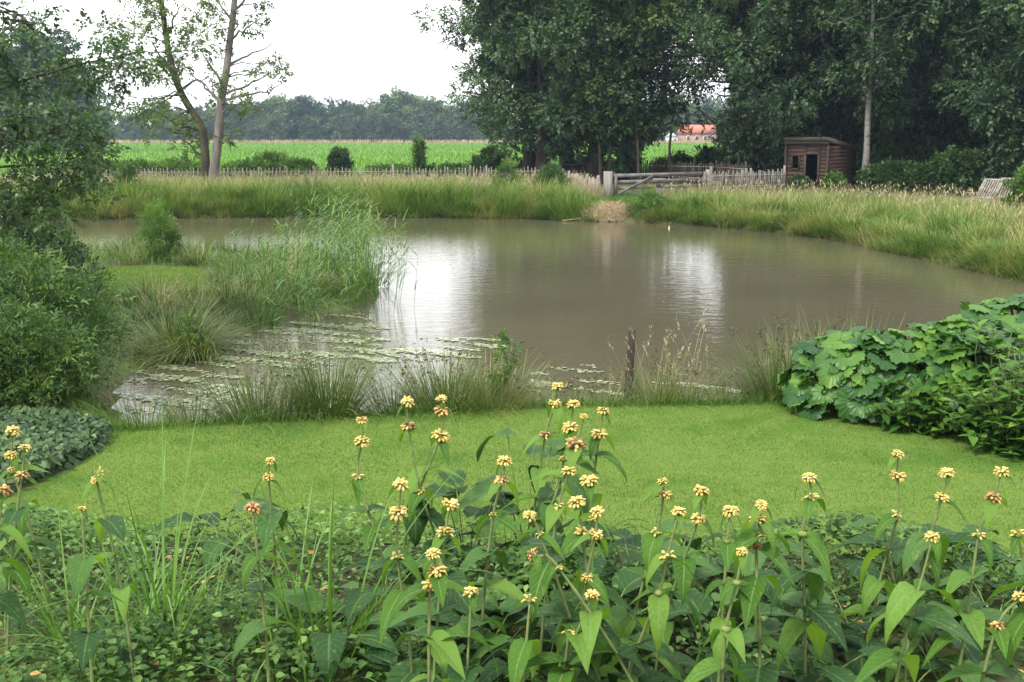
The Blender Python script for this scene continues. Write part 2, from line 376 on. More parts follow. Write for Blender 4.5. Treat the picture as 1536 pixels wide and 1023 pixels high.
def sdist(P):
    """metres to the water's edge, negative in the water"""
    P = np.asarray(P, float); out = np.full(len(P), 1e9)
    for i in range(len(SH)): out = np.minimum(out, seg_dist(P, SH[i], SH[(i+1) % len(SH)]))
    return np.where(inside(P, SH), -out, out)
PEN = np.array([at(x, y, WZ)[:2] for x, y in shore_px[30:]]+[(-40, 22), (-14, 9)])   # the spit between the two arms of the pond
def ss(x, a, b): t = np.clip((x-a)/(b-a), 0, 1); return t*t*(3-2*t)
def hz(P):
    P = np.asarray(P, float); d = sdist(P)
    top = np.where((P[:, 1] > 11.5) & (P[:, 1] < 26) & (P[:, 0] < -1), -.22, 0.0)
    wid = np.where(P[:, 1] < 10.2, .42, .9)
    z = np.where(d > 0, WZ-.03+(top-WZ+.03)*np.clip(d/wid, 0, 1)**.7, WZ-.03-.7*ss(-d, 0, 2.5))
    z = z+.05*np.sin(P[:, 0]*.7+1)*np.sin(P[:, 1]*.6)*ss(d, 1, 4)*ss(P[:, 1], 12, 20)
    bed = ss(-(P[:, 1]-5.35-.25*np.sin(P[:, 0]*1.7)), 0, .5)
    return z+.10*bed*(1+.35*np.sin(P[:, 0]*5.1)*np.sin(P[:, 1]*6.3))
def gz(x, y): return float(hz(np.array([[x, y]]))[0])

# ------------------------------------------------------------------ setting: one sheet of ground to the horizon, water, field
def axis(a, b, fine, far):
    inner = np.arange(a, b+1e-6, fine); out = [b]; s = fine
    while out[-1] < far: s *= 1.35; out.append(out[-1]+s)
    return inner, np.array(out[1:])
xi, xo = axis(-26, 26, .22, 620); xs = np.concatenate([-xo[::-1], xi, xo])
yi, yo = axis(2, 46, .22, 640); yb = [2]; s_ = .3
while yb[-1] > -25: s_ *= 1.4; yb.append(yb[-1]-s_)
ys = np.concatenate([np.array(yb[1:])[::-1], yi, yo])
gx, gy = np.meshgrid(xs, ys); P2 = np.stack([gx.ravel(), gy.ravel()], 1)
far = (np.abs(P2[:, 0]) > 27) | (P2[:, 1] > 47) | (P2[:, 1] < 1.5)
Z = np.zeros(len(P2)); Z[~far] = hz(P2[~far])
nx, ny = len(xs), len(ys)
ii = (np.arange(ny-1)[:, None]*nx+np.arange(nx-1)[None]).ravel()
g = Geo(); g.add(np.column_stack([P2, Z]), np.stack([ii, ii+1, ii+nx+1, ii+nx], 1))
tag(obj('ground', g, 'ground', smooth=True), None, None, kind='structure')
g = Geo(); wx = np.linspace(-32, 32, 3)
bpm = Geo(); bpm.add(np.column_stack([SH, np.full(len(SH), WZ)]), np.arange(len(SH))[None, ::-1])
# the water sheet: cut to a box, its edge runs under the banks
g = Geo(); g.add([(-30, 7.5, WZ), (30, 7.5, WZ), (30, 39, WZ), (-30, 39, WZ)], np.array([[0, 1, 2, 3]]))
tag(obj('pond_water', g, 'water'), None, None, kind='structure')

def polypts(poly, n, extra=None):
    poly = np.asarray(poly); lo, hi = poly.min(0), poly.max(0); out = []
    while sum(map(len, out)) < n:
        p = rng.uniform(lo, hi, (n, 2)); p = p[inside(p, poly)]; out.append(p)
    return np.concatenate(out)[:n]
LAWN = np.array([at(x, y, 0)[:2] for x, y in [(-60, 785), (0, 752), (60, 728), (105, 706), (145, 682), (160, 655), (190, 637), (300, 631), (420, 624), (520, 617), (600, 613),
        (700, 607), (800, 602), (900, 601), (1000, 600), (1190, 597), (1300, 597), (1640, 600), (1640, 870), (1400, 868), (1200, 850),
        (1000, 838), (800, 822), (600, 815), (400, 812), (200, 815), (0, 812), (-60, 812)]])
def sheet(name, poly, mat, cell, dz):
    lo, hi = poly.min(0), poly.max(0); ax = np.arange(lo[0], hi[0]+cell, cell); ay = np.arange(lo[1], hi[1]+cell, cell)
    X_, Y_ = np.meshgrid(ax, ay); p = np.stack([X_.ravel(), Y_.ravel()], 1); z = hz(p)+dz; n = len(ax)
    q = (np.arange(len(ay)-1)[:, None]*n+np.arange(n-1)[None]).ravel(); cen = (p[q]+p[q+n+1])/2; q = q[inside(cen, poly)]
    g = Geo(); g.add(np.column_stack([p, z]), np.stack([q, q+1, q+n+1, q+n], 1)); return obj(name, g, mat, smooth=True)
tag(sheet('lawn', LAWN, 'lawn', .08, .006), None, None, kind='structure')
g = Geo(); fy = [(62, .02), (262, .02)]
g.add([(-260, 62, .02), (260, 62, .02), (260, 262, .02), (-260, 262, .02)], np.array([[0, 1, 2, 3]]))
tag(obj('field', g, 'field'), None, None, kind='structure')
g = Geo(); g.add([(-300, 262, .03), (300, 262, .03), (300, 284, .03), (-300, 284, .03)], np.array([[0, 1, 2, 3]]))
tag(obj('field_verge', g, 'verge'), None, None, kind='structure')

# ------------------------------------------------------------------ grasses nobody could count
def blades(geo, pos, length, lean, tmpls, tint, lean_dir=None, width=None):
    """stand blades at pos; lean = tangent of the tilt"""
    n = len(pos); a = rng.uniform(0, 2*np.pi, n) if lean_dir is None else lean_dir
    out = np.stack([np.cos(a), np.sin(a), np.zeros(n)], -1); d = out*np.asarray(lean)[:, None]+np.array([0, 0, 1.])
    Rm = frames(d, out); k = rng.integers(0, len(tmpls), n); length = np.broadcast_to(length, (n,)); tint = np.broadcast_to(tint, (n,))
    for i, (tv, tf) in enumerate(tmpls):
        m = k == i
        sc = np.stack([np.full(m.sum(), 1.) if width is None else np.broadcast_to(width, (n,))[m], length[m], length[m]], -1)
        geo.scatter(tv, tf, pos[m], Rm[m], sc, tint[m])
def ground3(p): return np.column_stack([p, hz(p)])
# lawn
p = polypts(LAWN, 280000)
g = Geo(); tl = [t_blade(.0055, b, 2) for b in (.3, .9)]
blades(g, ground3(p), rng.uniform(.011, .023, len(p)), np.abs(rng.normal(0, .45, len(p))), tl, .36*rng.beta(2, 2, len(p))+.33+.13*np.sin(p[:, 0]*1.3+1.1*np.sin(p[:, 1]*1.7))+.09*np.sin(p[:, 0]*3.7+p[:, 1]*2.9+2)+.06*np.sign(np.sin((p[:, 0]*.35+p[:, 1])*5.2)))
# longer uncut fringe along the water
e = np.column_stack([rng.uniform(-4.2, 3.2, 60000), rng.uniform(7.6, 9.8, 60000)]); dd = sdist(e); e = e[(dd > -.02) & (dd < .55)]
blades(g, ground3(e), rng.uniform(.04, .13, len(e)), np.abs(rng.normal(0, .4, len(e))), [t_blade(.006, .7, 3)], rng.beta(2, 2, len(e)))
tag(obj('lawn_grass', g, 'grass'), 'short mown bright green grass of the garden lawn', 'grass', kind='stuff')

def tussock_field(geo, centres, nper, hgt, rad, w, tint_mu, lean=.45, bends=(.3, .8, 1.3), seg=4):
    n = len(centres); k = rng.poisson(nper, n)+3; idx = np.repeat(np.arange(n), k); m = len(idx)
    hh = np.broadcast_to(hgt, (n,))[idx]*rng.uniform(.5, 1.1, m); r = np.sqrt(rng.uniform(0, 1, m))*np.broadcast_to(rad, (n,))[idx]; a = rng.uniform(0, 2*np.pi, m)
    p = centres[idx]+np.column_stack([r*np.cos(a), r*np.sin(a)]); z = hz(centres)[idx]-.02
    ln = lean*(r/np.maximum(np.broadcast_to(rad, (n,))[idx], .01))+np.abs(rng.normal(0, .12, m))
    tt = np.broadcast_to(tint_mu, (n,))[idx]+rng.normal(0, .14, m)
    blades(geo, np.column_stack([p, z]), hh, ln, [t_blade(w, b, seg, .8) for b in bends], tt, a+rng.normal(0, .5, m))
def band(n, d0, d1, xr, yr, cond=None):
    out = []; c = 0
    while c < n:
        q = np.column_stack([rng.uniform(*xr, n), rng.uniform(*yr, n)]); d = sdist(q); k = (d > d0) & (d < d1)
        if cond is not None: k &= cond(q)
        out.append(q[k]); c += k.sum()
        if len(out) > 400: break
    return np.concatenate(out)[:n]
# far bank: rushes and reeds at the water's edge
g = Geo()
gate_gap = lambda q: ~((q[:, 0] > 2.2) & (q[:, 0] < 5.2) & (q[:, 1] > 33))
c = band(520, .05, 3.0, (-22, 3.2), (33.5, 42), gate_gap)
tussock_field(g, c, 75, rng.uniform(.45, 1.2, len(c)), rng.uniform(.15, .45, len(c)), .022, rng.uniform(.1, .8, len(c)))
c = band(560, .05, 4.5, (4.2, 22), (17, 38), lambda q: (q[:, 1] > 20) & ~((q[:, 0] < 5.3) & (q[:, 1] > 35)))
tussock_field(g, c, 80, rng.uniform(.28, .8, len(c)), rng.uniform(.15, .45, len(c)), .02, rng.uniform(.1, 1.0, len(c)), .6)
c = band(900, -.05, .5, (-22, 22), (15, 40), lambda q: (q[:, 1] > 33) | ((q[:, 0] > 5) & (q[:, 1] > 18)))
c = c[~((c[:, 0] > 2.5) & (c[:, 0] < 3.9) & (c[:, 1] > 33))]
tussock_field(g, c, 70, rng.uniform(.3, .7, len(c)), rng.uniform(.15, .35, len(c)), .018, rng.uniform(.1, .9, len(c)), .7)
tag(obj('bank_rushes', g, 'reed'), 'tall green rushes and reeds growing along the far bank', 'rushes', kind='stuff')
# flowering meadow grass, tan
g = Geo()
def hay(n, sel, h0, h1, tint_mu):
    q = sel(n); m = len(q)
    blades(g, ground3(q), rng.uniform(h0, h1, m), np.abs(rng.normal(0, .16, m)), [t_blade(.012, b, 3, .35) for b in (.3, .7)], tint_mu+rng.normal(0, .2, m))
def seedheads(q, h0, h1):
    m = len(q); z = hz(q)+rng.uniform(h0, h1, m); d = rdir(m, .7, 1); sv = np.array([[0, 0, 0], [-.5, .4, .1], [0, 1, 0], [.5, .4, .1]])
    g.scatter(sv, np.array([[0, 1, 2, 3]]), np.column_stack([q, z]), frames(d, rdir(m, -.3, .3)), np.stack([np.full(m, .03), rng.uniform(.08, .16, m), np.full(m, .03)], -1), .75+rng.normal(0, .15, m))
far_meadow = lambda n: band(n, 2.0, 20, (-24, 3), (37, 46))
hay(44000, far_meadow, .25, .62, .62); seedheads(far_meadow(9000), .3, .64)
rightm = lambda n: band(n, 1.5, 8, (4.5, 22), (19, 42))
hay(9000, rightm, .25, .6, .38); seedheads(rightm(1700), .3, .62)
tag(obj('meadow_grass', g, 'hay'), 'tan flowering meadow grass between the rushes and the fences', 'grass', kind='stuff')

# the spit
MOWN = np.array([at(x, y, -.2)[:2] for x, y in [(120, 430), (130, 408), (170, 398), (290, 400), (325, 418), (290, 438), (150, 446)]])
tag(sheet('mown_patch', MOWN, 'lawn', .15, .01), None, None, kind='structure')
g = Geo(); q = polypts(MOWN, 40000)
blades(g, ground3(q), rng.uniform(.02, .05, len(q)), np.abs(rng.normal(0, .4, len(q))), [t_blade(.012, .6, 2)], .55+.5*rng.beta(2.5, 1.6, len(q)))
q = polypts(PEN, 60000); q = q[(sdist(q) > .02) & (q[:, 1] < 26) & (q[:, 1] > 12) & (q[:, 0] > -12)]; q = q[~inside(q, MOWN)]
blades(g, ground3(q), rng.uniform(.12, .42, len(q)), np.abs(rng.normal(0, .4, len(q))), [t_blade(.011, b, 3) for b in (.5, 1.1)], .45+rng.normal(0, .2, len(q)))
tag(obj('spit_grass', g, 'grass'), 'rough and mown grass on the spit of land in the pond', 'grass', kind='stuff')
g = Geo(); c = polypts(PEN, 900); c = c[(c[:, 1] < 25) & (c[:, 1] > 12.5) & (c[:, 0] > -11) & (sdist(c) > .1)]; c = c[~inside(c, MOWN)]
front = c[:, 1] < 18
hgt = np.where(c[:, 0] > -4.2, rng.uniform(.5, 1.0, len(c)), rng.uniform(.3, .6, len(c)))
tussock_field(g, c, 60, hgt, rng.uniform(.12, .35, len(c)), .013, rng.uniform(-.1, 1.1, len(c)), .7)
tag(obj('spit_rushes', g, 'rush'), 'loose rushes and sedges covering the spit of land in the pond', 'rushes', kind='stuff')
# common reed at the tip of the spit
def reed_stand(name, label, n, area, h0, h1, cat='reeds'):
    g = Geo(); q = area(n); h = rng.uniform(h0, h1, n); base = ground3(q); base[:, 2] = np.maximum(base[:, 2], WZ-.1)
    a = rng.normal(.1, .6, n); lean = np.stack([np.cos(a)*.14*h, np.sin(a)*.10*h, h], -1)+np.column_stack([rng.normal(0, .06, (n, 2)), np.zeros(n)])
    sv, sf = t_blade(.009, .05, 2, .3)
    g.scatter(sv, sf, base, frames(lean, rdir(n, -.1, .1)), np.stack([np.ones(n), h, h], -1), .4+rng.normal(0, .12, n))
    lv = [t_blade(.019, b, 4, .7) for b in (.5, 1.0, 1.5)]
    for lvl in np.linspace(.3, 1, 9):
        pp = base+lean*lvl; aa = rng.normal(.0, 1.3, n); el = rng.uniform(.5, 1.4, n)
        d = np.stack([np.cos(aa), np.sin(aa), el], -1); nn = np.stack([np.cos(aa), np.sin(aa), np.zeros(n)], -1)
        ln = rng.uniform(.22, .42, n); k = rng.integers(0, 3, n)
        for i in range(3):
            m = k == i; g.scatter(*lv[i], pp[m], frames(d[m], nn[m]), np.stack([np.ones(m.sum()), ln[m], ln[m]], -1), .5+rng.normal(0, .2, m.sum()))
    return tag(obj(name, g, 'reedleaf'), label, cat, kind='stuff')
def blob_area(pts, sx, sy):
    C = np.array(pts)
    return lambda n: C[rng.integers(0, len(C), n)]+rng.normal(0, 1, (n, 2))*np.array([sx, sy])
reed_stand('common_reeds', 'stand of leaning common reeds at the tip of the spit', 190, blob_area([at(x, y, -.3)[:2] for x, y in [(535, 450), (520, 432), (545, 425), (500, 420), (520, 405), (480, 410), (550, 440)]], .25, .55), .7, 1.4)
reed_stand('slim_reeds', 'slim upright reeds standing on the spit left of the tip', 90, blob_area([at(x, y, -.25)[:2] for x, y in [(395, 470), (405, 455), (440, 440), (450, 470)]], .25, .5), .6, 1.2)

# floating leaves
g = Geo()
def pads(px_poly, n, r0, r1):
    poly = np.array([at(x, y, WZ)[:2] for x, y in px_poly]); q = polypts(poly, n*3); nzv = np.sin(q[:, 0]*2.3+1.7*np.sin(q[:, 1]*2.9))*np.sin(q[:, 1]*6.1+q[:, 0]*1.3)+.5*np.sin(q[:, 0]*9+q[:, 1]*14); q = q[(nzv > rng.uniform(.0, .9, len(q))) & (sdist(q) < -.05)][:n]; m = len(q)
    k = 8; a = np.concatenate([np.linspace(.35, 2*np.pi-.35, k)]); tv = np.column_stack([np.cos(a), np.sin(a), np.zeros(k)]); tv = np.vstack([[[.12, 0, 0]], tv])
    up = np.array([[0, 0, 1.]])+np.column_stack([rng.normal(0, .03, (m, 2)), np.zeros(m)]); th = rng.uniform(0, 2*np.pi, m)
    g.scatter(tv, np.arange(9)[None], np.column_stack([q, np.full(m, WZ+.006)+rng.uniform(0, .008, m)]), frames(np.stack([np.cos(th), np.sin(th), np.zeros(m)], -1), up), rng.uniform(r0, r1, m), rng.beta(2, 2, m))
pads([(180, 600), (200, 560), (340, 508), (470, 475), (540, 470), (600, 500), (560, 530), (430, 570), (300, 620), (200, 632)], 3600, .010, .030)
pads([(640, 520), (660, 505), (750, 510), (770, 530), (700, 540), (560, 545), (520, 530)], 800, .012, .036)
pads([(800, 545), (890, 548), (930, 575), (1110, 575), (1110, 600), (900, 603), (790, 600)], 1500, .010, .030)
tag(obj('floating_leaves', g, 'lily'), 'pale floating leaves drifted over the near arm of the pond', 'floating leaves', kind='stuff')

# maize
g = Geo(); n = 46000
q = np.column_stack([rng.uniform(-1, 1, n), rng.uniform(64, 262, n)]); q[:, 0] *= np.minimum(q[:, 1]*.58, 250); q[:, 1] = np.where(q[:, 1] < 120, np.round(q[:, 1]/.75)*.75, q[:, 1])
bp = np.column_stack([q, np.zeros(n)])
for j in range(5):
    blades(g, bp, rng.uniform(.35, .75, n), rng.uniform(.15, .7, n), [t_blade(.09, b, 3, .7) for b in (.6, 1.3)], .5+rng.normal(0, .22, n), width=1+q[:, 1]/220)
tag(obj('maize_crop', g, 'corn'), 'bright green young maize crop filling the field beyond the fence', 'crop', kind='stuff')

g = Geo(); n = 5000; q = np.column_stack([rng.uniform(-150, 60, n), rng.uniform(264, 270, n), np.full(n, .03)])
blades(g, q, rng.uniform(.8, 1.3, n), np.abs(rng.normal(0, .15, n)), [t_blade(.25, .4, 2, .5)], .75+rng.normal(0, .2, n))
tag(obj('verge_grass', g, 'hay'), 'pale dry grass strip along the far edge of the maize field', 'grass', kind='stuff')
# ------------------------------------------------------------------ trees
def sprays(geo, centres, radii, per, size, tmpl, tint_c, flat=.6, droop=.25, out=.7):
    n = len(centres); k = rng.poisson(per*(radii/np.mean(radii))**2)+4; idx = np.repeat(np.arange(n), k); m = len(idx)
    u = rdir(m); rr = radii[idx]*rng.uniform(.35, 1.05, m)**.6
    p = centres[idx]+u*rr[:, None]*np.array([1, 1, flat])
    d = u*out+rdir(m)*.6-np.array([0, 0, droop]); nn = np.array([[0, 0, 1.]])+rdir(m)*.55
    Rm = frames(d, nn); kk = rng.integers(0, len(tmpl), m); sz = size*rng.uniform(.7, 1.25, m); ti = tint_c[idx]+rng.normal(0, .12, m)
    for i in range(len(tmpl)):
        s = kk == i; geo.scatter(tmpl[i][0], tmpl[i][1], p[s], Rm[s], sz[s], ti[s], ttint=tmpl[i][2])
def tree_geo(H, zb, R, nl=14, per=70, cr=(.7, 1.25), size=.42, trunk_r=.22, lean=(0, 0), tmpl=SPRAY, sub=4, cut=None, limbs_low=True, droop=.25):
    tr, cw = Geo(), Geo()
    hs = np.linspace(0, 1, 9)
    path = np.column_stack([lean[0]*hs**1.3+rng.normal(0, .04, 9)*hs*R, lean[1]*hs**1.3+rng.normal(0, .04, 9)*hs*R, hs*H*.92])
    tube(tr, path, trunk_r*(1-hs*.85)+trunk_r*.5*np.exp(-hs*25), 9)
    C, RR, TT = [], [], []
    zm, hz_ = (zb+H)/2, (H-zb)/2
    for i in range(nl):
        h = zb+(H-zb)*((i+.5)/nl)**.9*.96; t = h/H
        rad = R*math.sqrt(max(.08, 1-((h-zm)/hz_)**2*.85))*rng.uniform(.7, 1.12)
        a = i*2.399+rng.uniform(-.4, .4); h0 = max(h-rad*.45, zb*.7 if limbs_low else zb*.9)
        b = np.array([np.interp(h0, path[:, 2], path[:, q_]) for q_ in range(3)])
        e = np.array([b[0]+math.cos(a)*rad, b[1]+math.sin(a)*rad, h])
        lp = curve(b, e, sag=.10*rad, wob=.05*rad, n=7); lr = trunk_r*.42*(1-t*.6)
        tube(tr, lp, np.linspace(lr, lr*.18, 7), 6)
        for s in range(sub):
            f = .35+.65*(s+rng.uniform(0, .9))/sub; b2 = lp[min(6, int(f*6))]
            off = rng.normal(0, 1, 3)*np.array([.24, .24, .2])*rad; c = b2+off; r = rng.uniform(*cr)*(.75+.4*(1-t))
            tube(tr, curve(b2, c+off*.25, 0, .04, 4), np.linspace(lr*.3, .012, 4), 4)
            C.append(c); RR.append(r); TT.append(rng.uniform(.15, .8))
    C = np.array(C); RR = np.array(RR); TT = np.array(TT)
    if cut is not None: k = cut(C); C, RR, TT = C[k], RR[k], TT[k]
    sprays(cw, C, RR, per, size, tmpl, TT, droop=droop)
    return tr, cw
def tree(name, label, cat, loc, group, bark, leaf, rz=0, sc=(1, 1, 1), **k):
    tr, cw = tree_geo(**k); o = thing(name, label, cat, loc, group, rz); o.scale = sc
    obj('trunk', tr, bark, o, True); obj('crown', cw, leaf, o); return o

# grove right of the gap: four kinds, copied
GG = 'trees of the grove behind the pond'
grove = [  # px of trunk, distance, height, crown base, crown radius, leaf, label
    (795, 55, 12.5, 1.5, 3.3, 'leaf_grove', 'leftmost tree of the grove, feathery outline against the white sky'),
    (815, 51, 15, 1.5, 3.7, 'leaf_grove', 'grove tree with thick leaning trunk above the picket fence, second from the left edge'),
    (850, 54, 16, 1.9, 4.2, 'leaf_grove', 'grove tree with stout brown trunk just right of the leaning trunk'),
    (893, 51, 15, 1.6, 3.6, 'leaf_grove_warm', 'grove tree with yellowish leaves behind the pale fence left of the gate'),
    (935, 55, 14, 2.2, 3.2, 'leaf_grove', 'dark grove tree standing behind the gate\'s left post'),
    (946, 60, 15, 3.6, 3.4, 'leaf_grove', 'thin high-crowned tree behind the gate, left of the gap with the farmhouse'),
    (1122, 66, 16, 3.6, 4.4, 'leaf_grove', 'tree in the second row whose boughs frame the orange-roofed farmhouse from the right'),
    (1128, 49, 16, 1.9, 4.4, 'leaf_grove', 'big dark tree right of the farmhouse gap with arching low limbs'),
    (1172, 52, 14, 1.6, 4.0, 'leaf_grove', 'dark tree directly left of the wooden hide'),
    (1208, 58, 17, 2.0, 4.6, 'leaf_grove', 'tall tree rising behind the left half of the wooden hide'),
    (1262, 52, 15, 2.6, 4.2, 'leaf_grove', 'dark tree rising behind the right half of the wooden hide'),
    (1350, 50, 13, 1.9, 3.6, 'leaf_grove_warm', 'tree with sunlit yellow-green crown right of the birch'),
    (1388, 47, 13, 2.2, 3.6, 'leaf_grove', 'deeply shaded tree with brown trunk above the undergrowth left of the loungers'),
    (1440, 52, 15, 1.5, 4.3, 'leaf_grove', 'shaded tree deep in the wood, between the brown trunk and the loungers'),
    (1490, 46, 14, 2.4, 3.9, 'leaf_grove', 'dark tree with heavy trunk at top right behind the loungers'),
    (1565, 40, 13, 1.2, 3.4, 'leaf_grove', 'leafy tree at the right edge of the picture behind the loungers'),
    (1150, 68, 16, 2.0, 4.4, 'leaf_grove', 'back row tree of the grove right of the farmhouse gap'),
    (1310, 62, 17, 1.6, 4.8, 'leaf_grove', 'back row tree of the grove seen behind the birch'),
    (1400, 66, 18, 1.6, 5.0, 'leaf_grove', 'back row tree of the grove seen behind the shaded brown trunk'),
    (1500, 62, 18, 1.6, 5.0, 'leaf_grove', 'back row tree of the grove seen above the loungers'),
    (1600, 52, 16, 1.6, 4.6, 'leaf_grove', 'outermost right tree of the grove, only its left boughs in view')]
for i, (px, D, H_, zb_, Rr, lf, lab) in enumerate(grove):
    x = X(px, D)
    def gap(C, x=x, D=D):   # the opening under the boughs in front of the farmhouse
        pp = 768+(C[:, 0]+x)/(C[:, 1]+D)*FPX/cp; inn = (pp > 938) & (pp < 1116) & (C[:, 2] < .16*(D-15.7)-.4)
        edge = (pp < np.where(C[:, 2] < 6.5, 700, 650)) & (rng.uniform(0, 1, len(C)) > .12)
        edge |= (pp < 890) & (C[:, 2] < 2.75) & (rng.uniform(0, 1, len(C)) > .2)
        for q0, q1 in ((779, 800), (1166, 1182), (1212, 1224)): edge |= (pp > q0) & (pp < q1) & (C[:, 2] > 2.4) & (C[:, 2] < .17*(D-13))
        low = (C[:, 2] > 1.6) & (C[:, 2] < 3.1) & (D < 57)
        return (~inn & ~edge) | (inn & ~edge) & (rng.uniform(0, 1, len(C)) < np.where(low, .5, .12 if D < 57 else .02))
    tree('grove_tree', lab, 'tree', (x, D, 0), GG, 'bark_dark', lf, H=H_, zb=zb_, R=Rr, nl=26, per=62, sub=6, cr=(.55, 1.05), size=.42, trunk_r=.27 if i % 3 else .32, lean=(-.5 if i == 1 else rng.normal(0, .2), 0), cut=gap)
tree('birch_tree', 'slender pale birch trunk beside the right end of the wooden hide', 'tree', (X(1301, 43.4), 43.4, 0), None, 'bark_birch', 'leaf_grove',
     H=13, zb=3.6, R=2.0, nl=18, per=34, sub=3, trunk_r=.13)
# thin stems in front of the dark under the grove
for px, D, ln, lab in [(902, 50, -.5, 'thin bare leaning stem under the grove, left of a pair behind the pale fence'), (914, 50.3, .2, 'thin bare upright stem under the grove behind the pale fence'),
                       (960, 50, -.6, 'thin leaning sapling stem behind the left half of the gate'), (1004, 51, .3, 'thin sapling stem behind the middle of the gate')]:
    tree('sapling', lab, 'tree', (X(px, D), D, 0), 'thin saplings under the grove', 'bark_mid', 'leaf_grove', H=7, zb=2.4, R=1.3, nl=7, per=26, sub=3, trunk_r=.075, lean=(ln, 0))

# far wood at the end of the field
FG = 'trees at the far edge of the field'
fk = [dict(H=12, zb=1.2, R=4.6, nl=14, per=42, cr=(.9, 1.6), size=.6, trunk_r=.25, tmpl=SPRAY_FAR, sub=4),
      dict(H=13, zb=2.5, R=3.9, nl=14, per=42, cr=(.8, 1.5), size=.6, trunk_r=.22, tmpl=SPRAY_FAR, sub=4),
      dict(H=9, zb=.6, R=4.4, nl=12, per=42, cr=(.9, 1.5), size=.6, trunk_r=.22, tmpl=SPRAY_FAR, sub=4)]
flabel = ['rounded hazy tree in the far treeline across the maize field', 'tall narrow hazy tree in the far treeline across the maize field', 'low pale spreading tree at the foot of the far treeline']
fp = []
for k in range(3):
    fp.append(None)
def far_tree(px, D, k, s, warm=False):
    x = X(px, D)
    if fp[k] is None: fp[k] = tree('field_edge_tree', flabel[k], 'tree', (x, D, 0), FG+(', round' if k == 0 else ', tall' if k == 1 else ', low'), 'bark_birch' if k == 1 else 'bark_mid', 'leaf_far_pale' if k == 2 else 'leaf_far', rng.uniform(0, 6), (s, s, s), **fk[k])
    else: copy_thing(fp[k], (x, D, 0), rng.uniform(0, 6), (s*rng.uniform(.9, 1.1), s, s*rng.uniform(.92, 1.08)), flabel[k])
for px in range(130, 760, 27):
    near = 1 if px > 330 else .82
    far_tree(px+rng.uniform(-6, 6), 300+rng.uniform(0, 12), int(rng.integers(0, 2)), near*rng.uniform(.7, 1.08))
for px in range(150, 740, 45): far_tree(px+rng.uniform(-15, 15), 291+rng.uniform(0, 5), 2, rng.uniform(.65, .95)*(1 if px > 330 else .8))
for px in (960, 985, 1015, 1040, 1065, 1090, 1110): far_tree(px, 300+rng.uniform(0, 12), int(rng.integers(0, 2)), .95)
# the mass of wood behind them, one body
cw = Geo(); n = 1500; pxs = rng.uniform(-60, 1650, n); Ds = rng.uniform(312, 345, n)
C = np.column_stack([(pxs-768)/FPX*cp*Ds, Ds, np.where(rng.uniform(0, 1, n) < .4, rng.uniform(0, 3, n), rng.uniform(0, 10.5, n))*np.where(pxs < 330, .8, 1)+.6*np.sin(pxs*.03)])
sprays(cw, C, rng.uniform(1.6, 2.8, n), 26, 1.2, SPRAY_FAR, rng.uniform(0, .6, n))
tag(obj('far_wood', cw, 'leaf_far'), 'hazy dark mass of wood behind the far treeline', 'wood', kind='stuff')
# hedgerow trees at mid distance, left
mk = dict(H=13.5, zb=.8, R=5.2, nl=24, per=60, cr=(1.0, 1.7), size=.6, trunk_r=.3, tmpl=SPRAY_FAR, sub=5, droop=.7)
mt = tree('hedgerow_tree', 'large drooping tree at mid distance behind the overhanging branches on the left', 'tree', (X(62, 125), 125, 0), 'hedgerow trees left of the maize field', 'bark_mid', 'leaf_far', **mk)
copy_thing(mt, (X(118, 132), 132, 0), 2.2, (.62, .62, .74), 'narrower tree at the right end of the mid-distance hedgerow on the left')
copy_thing(mt, (X(-20, 122), 122, 0), 4.1, (1, 1, .95), 'mid-distance hedgerow tree cut by the left edge of the picture')

# pair of open trees in the meadow
def open_tree(name, label, D, trunk_px, trunk_r, bark, leaf, limbs, clumps, base, per=8, size=.34):
    P = smooth_path([atd(x, y, D) for x, y in trunk_px], 24); P[0, 2] = -.1
    o = thing(name, label, 'tree', tuple(base), 'pair of open trees in the meadow'); b = np.array(base)
    tr, cw = Geo(), Geo(); P = P-b; tube(tr, P, np.linspace(trunk_r, trunk_r*.42, 24)+trunk_r*.35*np.exp(-np.arange(24)/1.2), 10)
    for lp in limbs:
        a = np.array([atd(x, y, D) for x, y in lp])-b; n = len(a); dy = rng.uniform(-1.3, 1.3); a[:, 1] += np.linspace(0, dy, n)
        q = smooth_path(a, 10); q[1:-1] += rng.normal(0, .03, (8, 3)); tube(tr, q, np.linspace(.055, .012, 10), 5)
    C, RR = [], []
    for x, y, r in clumps:
        c = atd(x, y, D)-b; c[1] += rng.uniform(-1.2, 1.2)
        k = np.argmin(np.linalg.norm(P-c-np.array([0, 0, -.5]), axis=1)); tube(tr, curve(P[k], c, .1, .06, 6), np.linspace(.03, .008, 6), 4)
        for _ in range(3): C.append(c+rng.normal(0, .22, 3)*r*2); RR.append(r*.62)
    sprays(cw, np.array(C), np.array(RR), per, size, SPRAY, rng.uniform(.2, .85, len(C)), droop=.1)
    obj('trunk', tr, bark, o, True); obj('crown', cw, leaf, o); return o
D1 = 42.0
